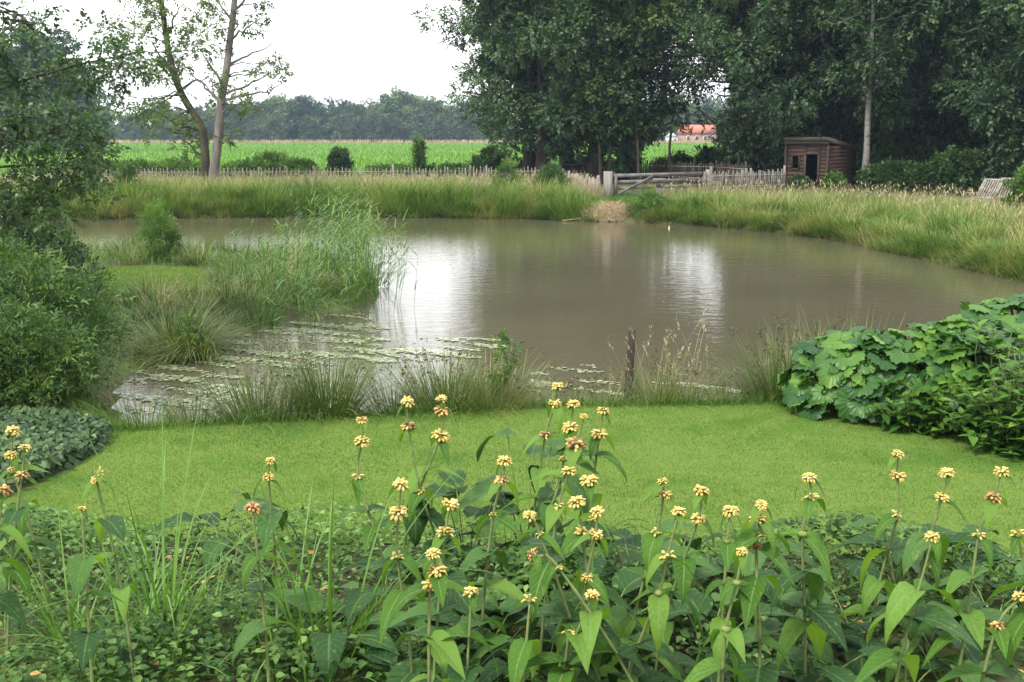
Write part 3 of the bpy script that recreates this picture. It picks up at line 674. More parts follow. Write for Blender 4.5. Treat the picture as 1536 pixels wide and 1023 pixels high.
open_tree('alder_tree', 'dark leaning trunk with sparse leaves, left one of the pair in the meadow', D1, [(309, 285), (308, 240), (304, 195), (291, 172), (272, 140), (258, 100), (250, 60), (243, 10), (236, -50), (232, -120)], .165, 'bark_mossy', 'leaf_alder',
    [[(304, 195), (270, 190), (235, 170), (195, 158)], [(258, 100), (225, 95), (200, 88)], [(250, 60), (262, 30), (280, 0)], [(270, 135), (300, 120), (325, 150)], [(303, 235), (285, 220), (262, 205)], [(262, 110), (240, 80), (228, 55)]],
    [(215, 12, .6), (235, 38, .6), (212, 55, .6), (252, 62, .55), (232, 82, .6), (266, 100, .5), (282, 62, .55), (200, 92, .6), (178, 78, .5), (216, 115, .6), (250, 122, .55), (292, 76, .45), (226, 150, .5), (188, 160, .5), (205, 168, .45), (240, 172, .5), (258, 190, .55),
     (278, 212, .5), (300, 226, .45), (250, -30, .7), (220, -45, .7), (270, -40, .7), (240, -90, .8), (200, -20, .6), (255, 20, .5), (275, 30, .5), (240, 100, .5), (265, 180, .45), (175, 45, .45), (285, 185, .4), (222, 195, .4)], (X(309, D1), D1, 0))
D1 = 41.5
open_tree('alder_tree', 'pale pinkish upright trunk with few leaves, right one of the pair in the meadow', D1, [(320, 285), (322, 250), (328, 200), (332, 150), (339, 110), (345, 60), (351, 10), (354, -50), (352, -110)], .185, 'bark_alder', 'leaf_alder',
    [[(329, 155), (300, 122), (270, 105)], [(334, 150), (370, 142), (400, 138), (425, 122)], [(342, 100), (370, 80), (410, 62)], [(340, 140), (380, 120), (400, 105)], [(346, 60), (372, 45), (405, 32)], [(333, 170), (350, 160), (380, 150)], [(349, 30), (330, 10), (320, -15)], [(337, 130), (318, 95), (305, 70)], [(352, 15), (370, -10), (395, -30)]],
    [(322, 12, .55), (330, 45, .5), (325, 74, .45), (374, 28, .5), (388, 4, .45), (396, 102, .35), (416, 112, .35), (372, 146, .35), (350, 132, .3), (345, 205, .35), (362, 165, .3), (340, -40, .8), (370, -50, .8), (330, -80, .8), (400, 95, .3), (312, 112, .35), (318, 150, .35)], (X(320, D1), D1, 0))

# tree overhanging from the left edge
tl_ = thing('overhanging_tree', 'dark leafy tree reaching in from the left edge with one long bough across the sky', 'tree', (-7.6, 13.2, 0)); b = np.array((-7.6, 13.2, 0))
tr, cw = Geo(), Geo()
tp = smooth_path([(-7.6, 13.2, 0), (-7.55, 13.2, 1.5), (-7.5, 13.25, 3), (-7.6, 13.2, 5), (-7.7, 13.2, 7)], 16)-b; tube(tr, tp, np.linspace(.2, .06, 16), 9)
C, RR = [], []
for lp, cl in [([(-120, 200), (0, 128), (60, 105), (105, 88), (150, 78)], [(10, 100), (30, 135), (55, 100), (85, 100), (110, 82), (135, 70), (160, 62), (122, 112), (70, 130), (145, 95), (175, 70)]),
               ([(-120, 40), (0, 20), (40, 25), (60, 40)], [(0, 10), (15, 30), (35, 22), (55, 38), (5, 50), (20, 60), (70, 45), (-10, 75)]),
               ([(-120, 230), (0, 210), (70, 205), (130, 190)], [(0, 185), (25, 175), (50, 185), (75, 195), (100, 185), (130, 180), (20, 210), (55, 215), (90, 215), (125, 205), (10, 150), (145, 205)]),
               ([(-120, 260), (0, 250), (80, 250), (135, 245)], [(10, 240), (40, 240), (70, 240), (100, 235), (130, 245), (20, 265), (60, 262), (95, 262), (140, 225), (128, 262), (50, 225)]),
               ([(-120, 310), (0, 300), (50, 300), (80, 290)], [(0, 290), (25, 285), (50, 290), (75, 280), (90, 300), (10, 320), (35, 320), (60, 315), (0, 345), (20, 350), (45, 345), (100, 275), (5, 365)])]:
    dy = rng.uniform(-.8, .8)
    a = np.array([atd(x, y, 13) for x, y in lp])-b; a[0] = tp[np.argmin(np.abs(tp[:, 2]-a[0][2]))]; q = smooth_path(a, 12); q[:, 1] += np.linspace(0, dy, 12); tube(tr, q, np.linspace(.02, .005, 12), 6)
    for x, y in cl:
        c = atd(x, y, 13)-b; c[1] += rng.uniform(-.7, .7)+dy*.7; k = np.argmin(np.linalg.norm(q-c, axis=1)); tube(tr, curve(q[k], c, 0, .02, 4), np.linspace(.012, .004, 4), 4)
        for _ in range(2): C.append(c+rng.normal(0, .11, 3)); RR.append(rng.uniform(.13, .25))
for _ in range(110):   # the part of the crown outside the frame
    C.append(np.array([rng.uniform(-2.6, -.2), rng.uniform(-1.6, 1.6), rng.uniform(.6, 6.5)])); RR.append(rng.uniform(.25, .45))
C = np.array(C); RR = np.array(RR); kk = ~((C[:, 0]+b[0] > -5.75) & (C[:, 2] > 4.1)); C, RR = C[kk], RR[kk]
sprays(cw, C, RR, 20, .17, SPRAY, rng.uniform(.1, .85, len(C)), droop=.2)
obj('trunk', tr, 'bark_dark', tl_, True); obj('crown', cw, 'leaf_left', tl_)

# ------------------------------------------------------------------ shrubs
def shrub(name, label, loc, rx, ry, h, nc, per, size, leaf, tmpl=SPRAY, group=None, cat='shrub', cr=.28, droop=-.35, z0=.15, stem_r=.012, rim=.55):
    o = thing(name, label, cat, loc, group); st, fo = Geo(), Geo()
    u = rdir(nc, -.1, 1); k = rng.uniform(rim, 1, nc)**.7; C = u*k[:, None]*np.array([rx, ry, h-z0])+np.array([0, 0, z0]); RR = rng.uniform(.7, 1.25, nc)*cr*min(rx, h)
    for c in C[::max(1, nc//40)]: tube(st, curve((c[0]*.15, c[1]*.15, -.05), c, 0, .02, 5), np.linspace(stem_r, stem_r*.4, 5), 5)
    sprays(fo, C, RR, per, size, tmpl, rng.uniform(.1, .8, nc), droop=droop, out=.8)
    obj('stem', st, 'twig', o, True); obj('foliage', fo, leaf, o); return o
# the big bush left
bx, by, _ = at(40, 655, 0)
shrub('willow_bush', 'big bushy green shrub with narrow leaves at the left edge by the lawn', (-4.85, 10.1, -.1), 1.15, 1.6, 1.15, 260, 20, .19, 'leaf_bush', SPRAY_THIN, cr=.17, droop=-.5)
shrub('willow_bush', 'lower dark lobe of bush hanging over the ivy left of the lawn', (-4.0, 8.75, 0), .72, .6, .72, 110, 20, .17, 'leaf_bush', SPRAY_THIN, cr=.2, droop=-.2)
shrub('dark_bush', 'small dark shrub between the overhanging tree and the pond', (X(30, 15), 15, -.2), .9, .8, 1.0, 60, 30, .16, 'leaf_left', cr=.25)
x, y, z = at(237, 392, -.22)
shrub('willow_sapling', 'upright light green young willow on the back edge of the spit', (x, y, -.3), .3, .3, 1.25, 40, 11, .2, 'leaf_hedge', SPRAY_THIN, cr=.4, droop=-1.0)
shrub('round_bush', 'dark rounded bush standing alone at the near edge of the maize field', (X(508, 60), 60, 0), .47, .5, 1.45, 60, 34, .26, 'leaf_under', cr=.32)
shrub('slim_tree', 'slim young tree standing alone at the near edge of the maize field', (X(628, 60), 60, 0), .2, .2, 2.05, 34, 14, .26, 'leaf_hedge', cr=.7)
HG = 'hedge shrubs along the near edge of the maize field'
for px, h, wd, lab in [(150, .8, 1.3, 'low hedge shrub behind the fence at the far left beside the overhanging leaves'), (205, .8, 1.4, 'low hedge shrub behind the fence, midway from the left leaves to the tree pair'), (258, .9, 1.2, 'hedge shrub behind the fence just left of the tree pair'),
                       (372, .8, 1.2, 'low hedge shrub behind the fence just right of the tree pair'), (405, 1.5, .9, 'tallest pointed hedge shrub right of the tree pair'), (440, .95, 1.0, 'hedge shrub sloping down towards the round bush'),
                       (585, .45, 1.2, 'very low hedge growth left of the slim young tree'), (680, .5, 1.5, 'very low hedge growth right of the slim young tree')]:
    shrub('hedge_shrub', lab, (X(px, 60), 60+rng.uniform(-.6, .6), 0), wd, .7, h*.72, 60, 26, .3, 'leaf_hedge', group=HG, cr=.35)
shrub('grey_shrub', 'greyish shrub at the left foot of the grove', (X(738, 54), 54, 0), .8, .7, 1.35, 60, 30, .3, 'leaf_under', cr=.3)
UG = 'undergrowth shrubs below the grove'
for px, D, h, wd, lf, lab in [(768, 56, .9, .7, 'leaf_hedge', 'light leafy undergrowth left of the leaning grove trunk'), (880, 56, 1.0, .6, 'leaf_under', 'grey-green bushy growth between the two stout grove trunks and the thin stems'),
                              (1070, 56, 1.6, 1.1, 'leaf_under', 'dark shrub below the farmhouse behind the fence'), (1015, 57, .9, 1.3, 'leaf_hedge', 'bright low shrub behind the gate below the farmhouse'),
                              (1115, 51, 1.9, 1.1, 'leaf_under', 'dark undergrowth at the foot of the big tree right of the farmhouse'), (1165, 49, 1.7, 1.0, 'leaf_under', 'dark undergrowth against the left side of the wooden hide'),
                              (1204, 43.2, .22, .14, 'leaf_under', 'small pale weeds in front of the hide doorway'), (1255, 43.4, .3, .14, 'leaf_hedge', 'small leafy plant in front of the hide side wall'),
                              (1322, 43, .9, .55, 'leaf_under', 'dark shrub at the right end of the wooden hide below the birch'), (1292, 48.5, 2.0, .9, 'leaf_under', 'dark thicket filling the space behind the right end of the wooden hide'), (1345, 41.5, 1.0, 1.0, 'leaf_under', 'low dark shrub right of the birch foot'),
                              (1395, 40.5, 1.25, 1.0, 'leaf_under', 'undergrowth shrub below the brown trunk'), (1440, 40, 1.25, .9, 'leaf_under', 'green fern-like undergrowth left of the loungers'),
                              (1480, 40.5, 1.4, 1.0, 'leaf_under', 'undergrowth shrub directly behind the loungers'), (1530, 40, 1.6, 1.0, 'leaf_under', 'undergrowth shrub behind the loungers at the right edge'),
                              (1370, 46, 2.4, 1.6, 'leaf_under', 'tall dark thicket between birch and brown trunk'), (1460, 46, 2.6, 1.7, 'leaf_under', 'tall dark thicket behind the loungers'), (1540, 45, 3, 1.6, 'leaf_under', 'tall dark thicket at the right edge')]:
    shrub('undergrowth_shrub', lab, (X(px, D), D, 0), wd, .8, h*rng.uniform(.75, 1.2)+.1, int(46*max(1, wd)), 26, .3, lf, group=UG, cr=.3)
shrub('bright_bush', 'bright green bush at the right edge beside the loungers', (X(1550, 30), 30, 0), .5, .6, 1.15, 60, 34, .2, 'leaf_hedge', cr=.3)
shrub('grey_willow', 'greyish green shrub among the rushes of the far bank, left of the pale fence', (X(830, 38.5), 38.5, -.1), .55, .5, 1.1, 50, 34, .2, 'leaf_under', SPRAY_THIN, cr=.32, droop=-.6)
shrub('bank_willow', 'light green shoots rising from the far bank below the grove', (X(760, 38.5), 38.5, -.1), .4, .4, 1.25, 26, 24, .25, 'leaf_hedge', SPRAY_THIN, cr=.34, droop=-1)
shrub('bank_willow', 'light green shoots on the far bank near the left end', (X(187, 38), 38, -.1), .3, .3, 1.2, 22, 24, .25, 'leaf_bush', SPRAY_THIN, cr=.4, droop=-1)
shrub('fern_clump', 'arching leafy clump at the water right of the straw heap', (X(978, 34.2), 34.2, -.35), .55, .4, .75, 30, 30, .22, 'leaf_hedge', SPRAY_THIN, cr=.35, droop=.2)

# ------------------------------------------------------------------ fences and gate
def pale_fence(label, pts, h, gap, w, mat, post_every, post_h=.12, postmat=None):
    P = np.array([(*p, gz(*p) if p[1] < 46 else 0) for p in pts], float); o = thing('pale_fence', label, 'fence', tuple(P[0]), 'picket fences around the meadow')
    pk, wr = Geo(), Geo(); posts = []; s0 = 0; b = P[0]
    for a, c in zip(P[:-1], P[1:]):
        L_ = np.linalg.norm(c-a); t = (c-a)/L_; nrm_ = np.array([-t[1], t[0], 0]); n = int(L_/gap)
        for i in range(n):
            q = a+t*(i+.5)*gap+rng.normal(0, .008, 3); hh = h*rng.uniform(.9, 1.06); lean = rng.normal(0, .03)
            box(pk, q-b+np.array([0, 0, hh/2]), (w*rng.uniform(.35, .6), w*.22, hh/2), t, nrm_, nrm(np.array([t[0]*lean, t[1]*lean, 1.])), .8)
        for zz in (.3, .8): tube(wr, [a-b+np.array([0, 0, h*zz])-nrm_*w*.3, (a+c)/2-b+np.array([0, 0, h*zz])-nrm_*w*.3, c-b+np.array([0, 0, h*zz])-nrm_*w*.3], .007, 5)
        for k in range(int(L_/post_every)+1): posts.append(a+t*min(k*post_every, L_)-b+nrm_*.06)
    obj('picket_panel', pk, mat, o); obj('wire', wr, 'metal_grey', o)
    for q in posts:
        g = Geo(); tube(g, [q+np.array([0, 0, -.2]), q+np.array([0, 0, h*.5]), q+np.array([rng.normal(0, .02), 0, h+post_h*rng.uniform(.6, 1.3)])], [.05, .048, .045], 8); obj('fence_post', g, postmat or mat, o, True)
    return o
FA = (X(60, 46), 46.); FB = (X(470, 47), 47.); FC = (X(730, 48), 48.); FD = (X(838, 48), 48.)
pale_fence('long low picket fence of thin stakes at the back of the meadow', [FA, FB, FC, FD], .78, .15, .055, 'wood_grey', 3.2)
pale_fence('short pale grey picket fence running back from the left gate post', [(X(902, 39), 39.), (X(868, 42.5), 42.5), (X(840, 47.5), 47.5)], .62, .11, .075, 'wood_pale', 1.9)
pale_fence('dark picket fence under the grove seen over the gate', [(X(848, 53), 53.), (X(960, 52), 52.), (X(1075, 49), 49.), (X(1120, 46), 46)], .95, .1, .06, 'wood_post', 3.0)
pale_fence('grey picket fence between the right gate post and the wooden hide', [(X(1070, 42), 42.), (X(1130, 42.6), 42.6), (X(1182, 43.2), 43.2)], .78, .085, .06, 'wood_grey', 1.5, .15)
G0 = np.array([X(913, 38), 38., 0]); G1 = np.array([X(1064, 40.6), 40.6, 0]); gt = nrm(G1-G0); gn = np.array([-gt[1], gt[0], 0])
go = thing('field_gate', 'weathered grey wooden field gate with four rails and a diagonal brace', 'gate', tuple(G0))
def gp(t, z): return gt*t+np.array([0, 0, z])
GL = np.linalg.norm(G1-G0)
for t, z in ((.0, 0),):
    g = Geo(); box(g, gp(0, .36), (.11, .11, .56), gt, gn); obj('gate_post', g, 'wood_pale', go)
g = Geo(); box(g, gp(GL, .4), (.06, .06, .5), gt, gn); obj('gate_post', g, 'wood_pale', go)
for z, hh in ((.77, .06), (.56, .055), (.35, .055), (.14, .055)):
    g = Geo(); box(g, gp(GL/2+.06, z), (GL/2-.2, .03, hh), gt, gn); obj('rail', g, 'wood_gate', go)
for t in (.28, GL-.2):
    g = Geo(); box(g, gp(t, .45)+gn*-.06, (.055, .028, .39), gt, gn); obj('stile', g, 'wood_gate', go)
g = Geo(); a, c = gp(.35, .16)-gn*.06, gp(1.9, .72)-gn*.06; dv = nrm(c-a); box(g, (a+c)/2, (np.linalg.norm(c-a)/2, .024, .035), dv, gn, nrm(np.cross(dv, gn))); obj('brace', g, 'wood_gate', go)
# feeding table in front of the gate
ft = np.array([X(991, 36.5), 36.5, 0]); fo = thing('bird_table', 'small square bird table on a post in front of the gate', 'bird table', tuple(ft))
g = Geo(); box(g, (0, 0, .28), (.1, .1, .38)); obj('post', g, 'wood_gate', fo)
g = Geo(); box(g, (0, 0, .67), (.2, .2, .02)); box(g, (0, -.19, .71), (.2, .012, .03)); box(g, (0, .19, .71), (.2, .012, .03)); obj('tray', g, 'wood_grey', fo)
g = Geo(); box(g, (0, -.115, .58), (.13, .02, .07)); obj('bracket', g, 'wood_gate', fo)
g = Geo(); n = 16000; q = np.column_stack([rng.uniform(2.2, 7.2, n), rng.uniform(34.2, 41, n)]); q = q[sdist(q) > .3]; n = len(q)
blades(g, ground3(q), rng.uniform(.08, .24, n), np.abs(rng.normal(0, .35, n)), [t_blade(.02, .7, 3)], .45+rng.normal(0, .2, n))
tag(obj('short_grass', g, 'grass'), 'short green grass between the field gate and the straw heap', 'grass', kind='stuff')
# straw heap
hc = np.array([X(916, 34.6), 34.6, -.38]); g = Geo(); n = 3800; u = rdir(n, 0, 1); p = u*np.array([.9, .5, .42])*rng.uniform(.9, 1.04, n)[:, None]
tv, tf = t_blade(.02, .5, 2, .4); g.scatter(tv, tf, p, frames(np.cross(u, rdir(n))+u*.12, u), np.stack([np.ones(n), rng.uniform(.1, .3, n), rng.uniform(.1, .3, n)], -1), .6+rng.normal(0, .2, n))
uu, vv = np.meshgrid(np.linspace(0, 2*np.pi, 25)[:-1], np.linspace(0, np.pi/2, 8)); V = np.column_stack([(.87*np.cos(uu)*np.cos(vv)).ravel(), (.48*np.sin(uu)*np.cos(vv)).ravel(), (.38*np.sin(vv)).ravel()-.02])
q = np.arange(7)[:, None]*24; j = np.arange(24)[None]; k = (j+1) % 24; g.add(V, np.stack([q+j, q+k, q+24+k, q+24+j], -1).reshape(-1, 4), .3)
o = tag(obj('straw_heap', g, 'straw'), 'low brown heap of straw on the far bank in front of the gate', 'straw heap'); o.location = hc
g = Geo(); tube(g, smooth_path([(0, 0, 0), (.5, .1, .06), (1.0, .15, .12)], 8), .02, 6); o = tag(obj('driftwood', g, 'straw'), 'pale stick lying at the water left of the straw heap', 'stick'); o.location = (X(845, 34.3), 34.2, WZ+.02)
for px, py, lab in ((1003, 343, 'white feather standing in the water right of the straw heap'), (1128, 340, 'white feather at the foot of the right bank rushes')):
    x, y, _ = at(px, py, WZ); tv, tf, te = t_leaf(.3, .1, .1); g = Geo(); g.scatter(tv, tf, np.array([[0, 0, 0]]), frames(np.array([[.2, .1, 1.]]), np.array([[0, -1., 0]])), .10, .5)
    o = tag(obj('feather', g, 'feather'), lab, 'feather'); o.location = (x, y, WZ-.02)

# ------------------------------------------------------------------ wooden hide
hut0 = np.array([X(1243, 44), 44., 0]); fd = np.array([-.79, .61, 0]); sdv = np.array([.61, .79, 0])   # from the near corner along the front, along the side
FW, SW, HF, HB = 1.66, 2.85, 2.06, 1.72
ho = thing('wooden_hide', 'small reddish brown board hide with open window and doorway under the trees', 'hut', tuple(hut0))
UPV = np.array([0, 0, 1.])
def boards(u0, u1, z0, z1, org, ud, nd, slope=0, mat='wood_red', g=None):
    """overlapping boards between u0..u1 along ud"""
    g = g or Geo(); bh = .14; z = z0
    while z < z1-.02:
        hh = min(bh, z1-z); c = org+ud*(u0+u1)/2+UPV*(z+hh/2)+nd*.012
        tilt = nrm(UPV+nd*-.10); box(g, c, ((u1-u0)/2, .011, hh/2+.006), ud, nrm(np.cross(tilt, ud)), tilt); z += bh
    return g
O = np.zeros(3)
fn = -sdv; sn = -fd   # outward normals of front and side
fw = Geo()
for (u0, u1, z0, z1) in ((0, .34, 0, 1.78), (.34, .86, 1.36, 1.78), (.86, FW, 0, .82), (.86, 1.14, .82, 1.3), (1.4, FW, .82, 1.3), (.86, FW, 1.3, 1.78)): boards(u0, u1, z0, z1, O, fd, fn, g=fw)
obj('front_wall', fw, 'wood_red', ho)
sw_ = Geo(); boards(.02, SW, 0, 1.68, O, sdv, sn, g=sw_); obj('side_wall', sw_, 'wood_red', ho)
bw = Geo(); boards(.0, FW, 0, 1.66, sdv*SW, fd, sdv, g=bw); boards(.0, SW, 0, 1.66, fd*FW, sdv, fd, g=bw); obj('back_wall', bw, 'wood_red', ho)
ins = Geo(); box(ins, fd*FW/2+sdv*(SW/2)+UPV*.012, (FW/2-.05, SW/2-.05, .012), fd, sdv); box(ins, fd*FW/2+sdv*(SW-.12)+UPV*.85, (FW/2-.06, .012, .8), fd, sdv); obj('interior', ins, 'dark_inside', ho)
rf = Geo(); rs = nrm(sdv*SW-UPV*(HF-HB)); rn = np.cross(rs, fd); rn = rn if rn[2] > 0 else -rn
box(rf, fd*FW/2+sdv*SW/2+UPV*((HF+HB)/2-.08), (FW/2+.06, SW/2+.12, .03), fd, rs, rn); roof = obj('roof', rf, 'roof_felt', ho)
fa = Geo(); box(fa, fd*FW/2+fn*.16+UPV*(HF-.13), (FW/2+.10, .016, .06), fd, fn); box(fa, fd*FW/2+fn*.13+UPV*(HF-.24), (FW/2+.07, .016, .08), fd, fn); obj('fascia', fa, 'wood_trim', ho)
fs = Geo(); box(fs, sn*.085+sdv*SW/2+UPV*((HF+HB)/2-.17), (SW/2+.1, .014, .075), rs, sn, rn); obj('side_fascia', fs, 'wood_trim', ho)
for u in (-.02, FW+.03):
    g = Geo(); box(g, fd*u+fn*.04+UPV*.9, (.038, .038, .92), fd, fn); obj('corner_post', g, 'wood_trim', ho)
wf = Geo()
for u, z, hw, hh in ((1.12, 1.06, .025, .27), (1.42, 1.06, .025, .27), (1.27, 1.325, .17, .025), (1.27, .795, .20, .025)): box(wf, fd*u+fn*.05+UPV*z, (hw, .028, hh), fd, fn)
obj('window_frame', wf, 'wood_trim', ho)
df = Geo()
for u, z, hw, hh in ((.33, .7, .03, .7), (.87, .7, .03, .7), (.6, 1.40, .30, .03)): box(df, fd*u+fn*.052+UPV*z, (hw, .03, hh), fd, fn)
obj('door_frame', df, 'wood_trim', ho)
for u in (.875, .33):
    g = Geo(); box(g, fd*u+fn*.05+UPV*1.58, (.022, .022, .2), fd, fn); obj('batten', g, 'wood_trim', ho)

# ------------------------------------------------------------------ two garden loungers
def lounger(px, D, label, rz):
    o = thing('garden_lounger', label, 'lounger', (X(px, D), D, .0), 'garden loungers on the right bank', rz)
    ba = R_(50)   # back leaning: seat towards -x, back rises towards +x
    bd = np.array([math.cos(ba), 0, math.sin(ba)]); bn = np.array([-math.sin(ba), 0, math.cos(ba)]); b0 = np.array([0, 0, .27])
    g = Geo()
    for k in range(7): box(g, b0+bd*.36+np.array([0, -.228+.076*k, 0]), (.32, .021, .009), bd, (0, 1, 0), bn)
    obj('backrest', g, 'teak', o)
    g = Geo()
    for s in (-1, 1): box(g, b0+bd*.36+np.array([0, s*.285, 0]), (.37, .025, .018), bd, (0, 1, 0), bn)
    box(g, b0+bd*.71, (.03, .26, .018), bd, (0, 1, 0), bn); box(g, b0+bd*.03, (.025, .26, .018), bd, (0, 1, 0), bn); obj('back_frame', g, 'teak', o)
    g = Geo()
    for k in range(13): box(g, (-.3-.0, -.24+.04*k, .26), (.27, .012, .009))
    for s in (-1, 1): box(g, (-.28, s*.285, .25), (.32, .022, .025))
    obj('seat', g, 'teak', o)
    g = Geo()
    for k in range(9): box(g, (-.62-.085*k*.93, 0, .23-.018*k), (.03, .26, .009))
    obj('footrest', g, 'teak', o)
    for s in (-1, 1):
        for a, c in (((-.55, .0), (.05, .44)), ((.3, .0), (-.1, .29))):
            g = Geo(); p0 = np.array([a[0], s*.33, a[1]]); p1 = np.array([c[0], s*.33, c[1]]); dv = nrm(p1-p0); box(g, (p0+p1)/2, (np.linalg.norm(p1-p0)/2, .016, .024), dv, (0, 1, 0), np.cross(dv, (0, 1, 0))); obj('leg', g, 'teak', o)
        g = Geo(); box(g, (-.15, s*.335, .45), (.26, .03, .012)); obj('armrest', g, 'teak', o)
    return o
lounger(1484, 33.2, 'grey wooden garden lounger, nearer to the pond and lower in the picture', R_(38))
lounger(1512, 33.9, 'grey wooden garden lounger, the right-hand one half behind the bright bush', R_(42))

# ------------------------------------------------------------------ farmhouse
fx = X(1046, 275); hb = thing('farmhouse', 'farmhouse with orange tiled roof seen through the gap in the grove', 'house', (fx, 275, 0))
g = Geo(); box(g, (0, 0, 1.3), (4.2, 3, 1.3)); obj('wall', g, 'brick', hb)
g = Geo(); V = [(-4.5, -3.4, 2.5), (4.5, -3.4, 2.5), (4.5, 3.4, 2.5), (-4.5, 3.4, 2.5), (-4.1, 0, 4.5), (4.1, 0, 4.5)]; g.add(V, [np.array([[0, 1, 5, 4], [2, 3, 4, 5], [3, 2, 1, 0]]), np.array([[1, 2, 5], [3, 0, 4]])]); obj('roof', g, 'tile', hb)
for x in (-2.6, -.6, 1.4, 3.1):
    g = Geo(); box(g, (x, -3.02, 1.4), (.42, .05, .55)); w_ = obj('window', g, 'render_white', hb); g = Geo(); box(g, (x, -3.08, 1.4), (.34, .02, .46)); obj('pane', g, 'glass_dark', w_)
ann = thing('white_annex', 'white gabled outbuilding at the left end of the farmhouse', 'house', (fx-6.4, 273, 0))
g = Geo(); box(g, (0, 0, .85), (1.2, 2, .85)); obj('wall', g, 'render_white', ann)
g = Geo(); g.add([(-1.35, -2.2, 1.69), (1.35, -2.2, 1.69), (1.35, 2.2, 1.69), (-1.35, 2.2, 1.69), (0, -2.2, 2.7), (0, 2.2, 2.7)], [np.array([[1, 2, 5, 4], [3, 0, 4, 5], [3, 2, 1, 0]]), np.array([[0, 1, 4], [2, 3, 5]])]); obj('roof', g, 'metal_grey', ann)
for x in (-.55, .55):
    g = Geo(); box(g, (x, -2.03, .9), (.28, .05, .35)); obj('window', g, 'glass_dark', ann)

# ------------------------------------------------------------------ near bank: rush clumps and the post
RG = 'rush clumps along the near bank'
def rush(px, py, h, rad, n, lab, lean=.5, seeds=30, tint=.4, wd=.0085, hm=None, green=.0):
    x, y, _ = at(px, min(py, 630), 0); y += .0; z = max(gz(x, y), WZ-.05); o = thing('rush_clump', lab, 'rush clump', (x, y, z), RG); g = Geo()
    a = rng.uniform(0, 2*np.pi, n); r = np.sqrt(rng.uniform(0, 1, n))*rad; base = np.column_stack([r*np.cos(a), r*np.sin(a)*.7, np.full(n, -.05)])
    n = int(n*2.1); rad *= .8; a = rng.uniform(0, 2*np.pi, n); r = np.sqrt(rng.uniform(0, 1, n))*rad; base = np.column_stack([r*np.cos(a), r*np.sin(a)*.7, np.full(n, -.05)])
    h *= 1.16; hh = h*rng.uniform(.45, 1.08, n); ln = lean*r/rad+np.abs(rng.normal(0, .12, n)); blades(g, base, hh, ln, [t_blade(wd, b_, 5, .5) for b_ in (.15, .5, 1.0, 1.5)], tint+rng.normal(0, .2, n), a+rng.normal(0, .4, n))
    obj('blades', g, 'rush', o)
    if seeds:
        g = Geo(); a = rng.uniform(0, 2*np.pi, seeds); rr = rng.uniform(.3, 1, seeds); l = .8*h*rng.uniform(.65, 1.15, seeds); d = np.stack([np.cos(a)*lean*rr*.8, np.sin(a)*lean*rr*.5, np.ones(seeds)], -1); d = nrm(d); b0 = np.stack([np.cos(a)*rr*rad, np.sin(a)*rr*rad*.7, np.zeros(seeds)], -1)
        sv, sf = t_blade(.003, .2, 3, .2); g.scatter(sv, sf, b0, frames(d, rdir(seeds, -.1, .1)), np.stack([np.ones(seeds), l, l], -1), .45)
        m = seeds*6; tip = np.repeat(b0+d*l[:, None]*.97, 6, 0)+rng.normal(0, .012, (m, 3)); lv, lf = t_quadleaf(.5); g.scatter(lv, lf, tip, frames(rdir(m, -.2, 1), rdir(m)), rng.uniform(.012, .032, m), .2+rng.normal(0, .2, m))
        obj('seed_heads', g, 'seed_brown', o)
for a in [(215, 632, .55, .22, 170, 'wispy rushes at the left end of the near bank beside the bush', .6, 20), (290, 626, .42, .2, 120, 'short thin rushes left of the tall dark clump on the near bank', .4, 25), (385, 622, .68, .28, 260, 'tall dark rush clump leftmost of the dense ones on the near bank', .55, 40),
          (432, 618, .6, .16, 90, 'rush clump with brown tips between two denser clumps, left half of near bank', .5, 40), (490, 618, .72, .2, 320, 'dense upright dark green clump just left of the gap showing water', .35, 30),
          (592, 612, .6, .2, 130, 'arching rush clump leaning left, just right of the gap showing water', .8, 30, .45), (672, 606, .68, .3, 480, 'broad arching dark clump near the middle of the near bank', .75, 40, .38), (735, 603, .62, .3, 420, 'dry greenish clump with straw-coloured arching blades right of the broad dark clump', .9, 50, .72),
          (805, 602, .3, .2, 60, 'low tangled grass tuft right of the straw-coloured clump', .9, 10, .6), (870, 601, .26, .22, 60, 'short thin rushes left of the wooden post', .5, 25, .5), (912, 600, .42, .14, 60, 'thin rushes touching the left side of the wooden post', .45, 20, .5), (992, 599, .52, .2, 190, 'bright green grass clump right of the wooden post', .5, 20, .6),
          (1040, 598, .42, .18, 110, 'loose green clump second to the right of the wooden post', .6, 25, .6), (1095, 597, .35, .2, 120, 'small sparse clump at the water before the big-leaved bed', .5, 15), (1165, 596, .7, .22, 240, 'tall brownish rush clump touching the big-leaved bed', .45, 50, .4),
          (1215, 588, .85, .24, 200, 'tall thin rushes rising behind the left side of the big-leaved bed', .4, 30, .4), (1280, 575, .95, .22, 160, 'tall rushes behind the big-leaved bed, furthest right', .35, 20, .55)]:
    rush(*a)
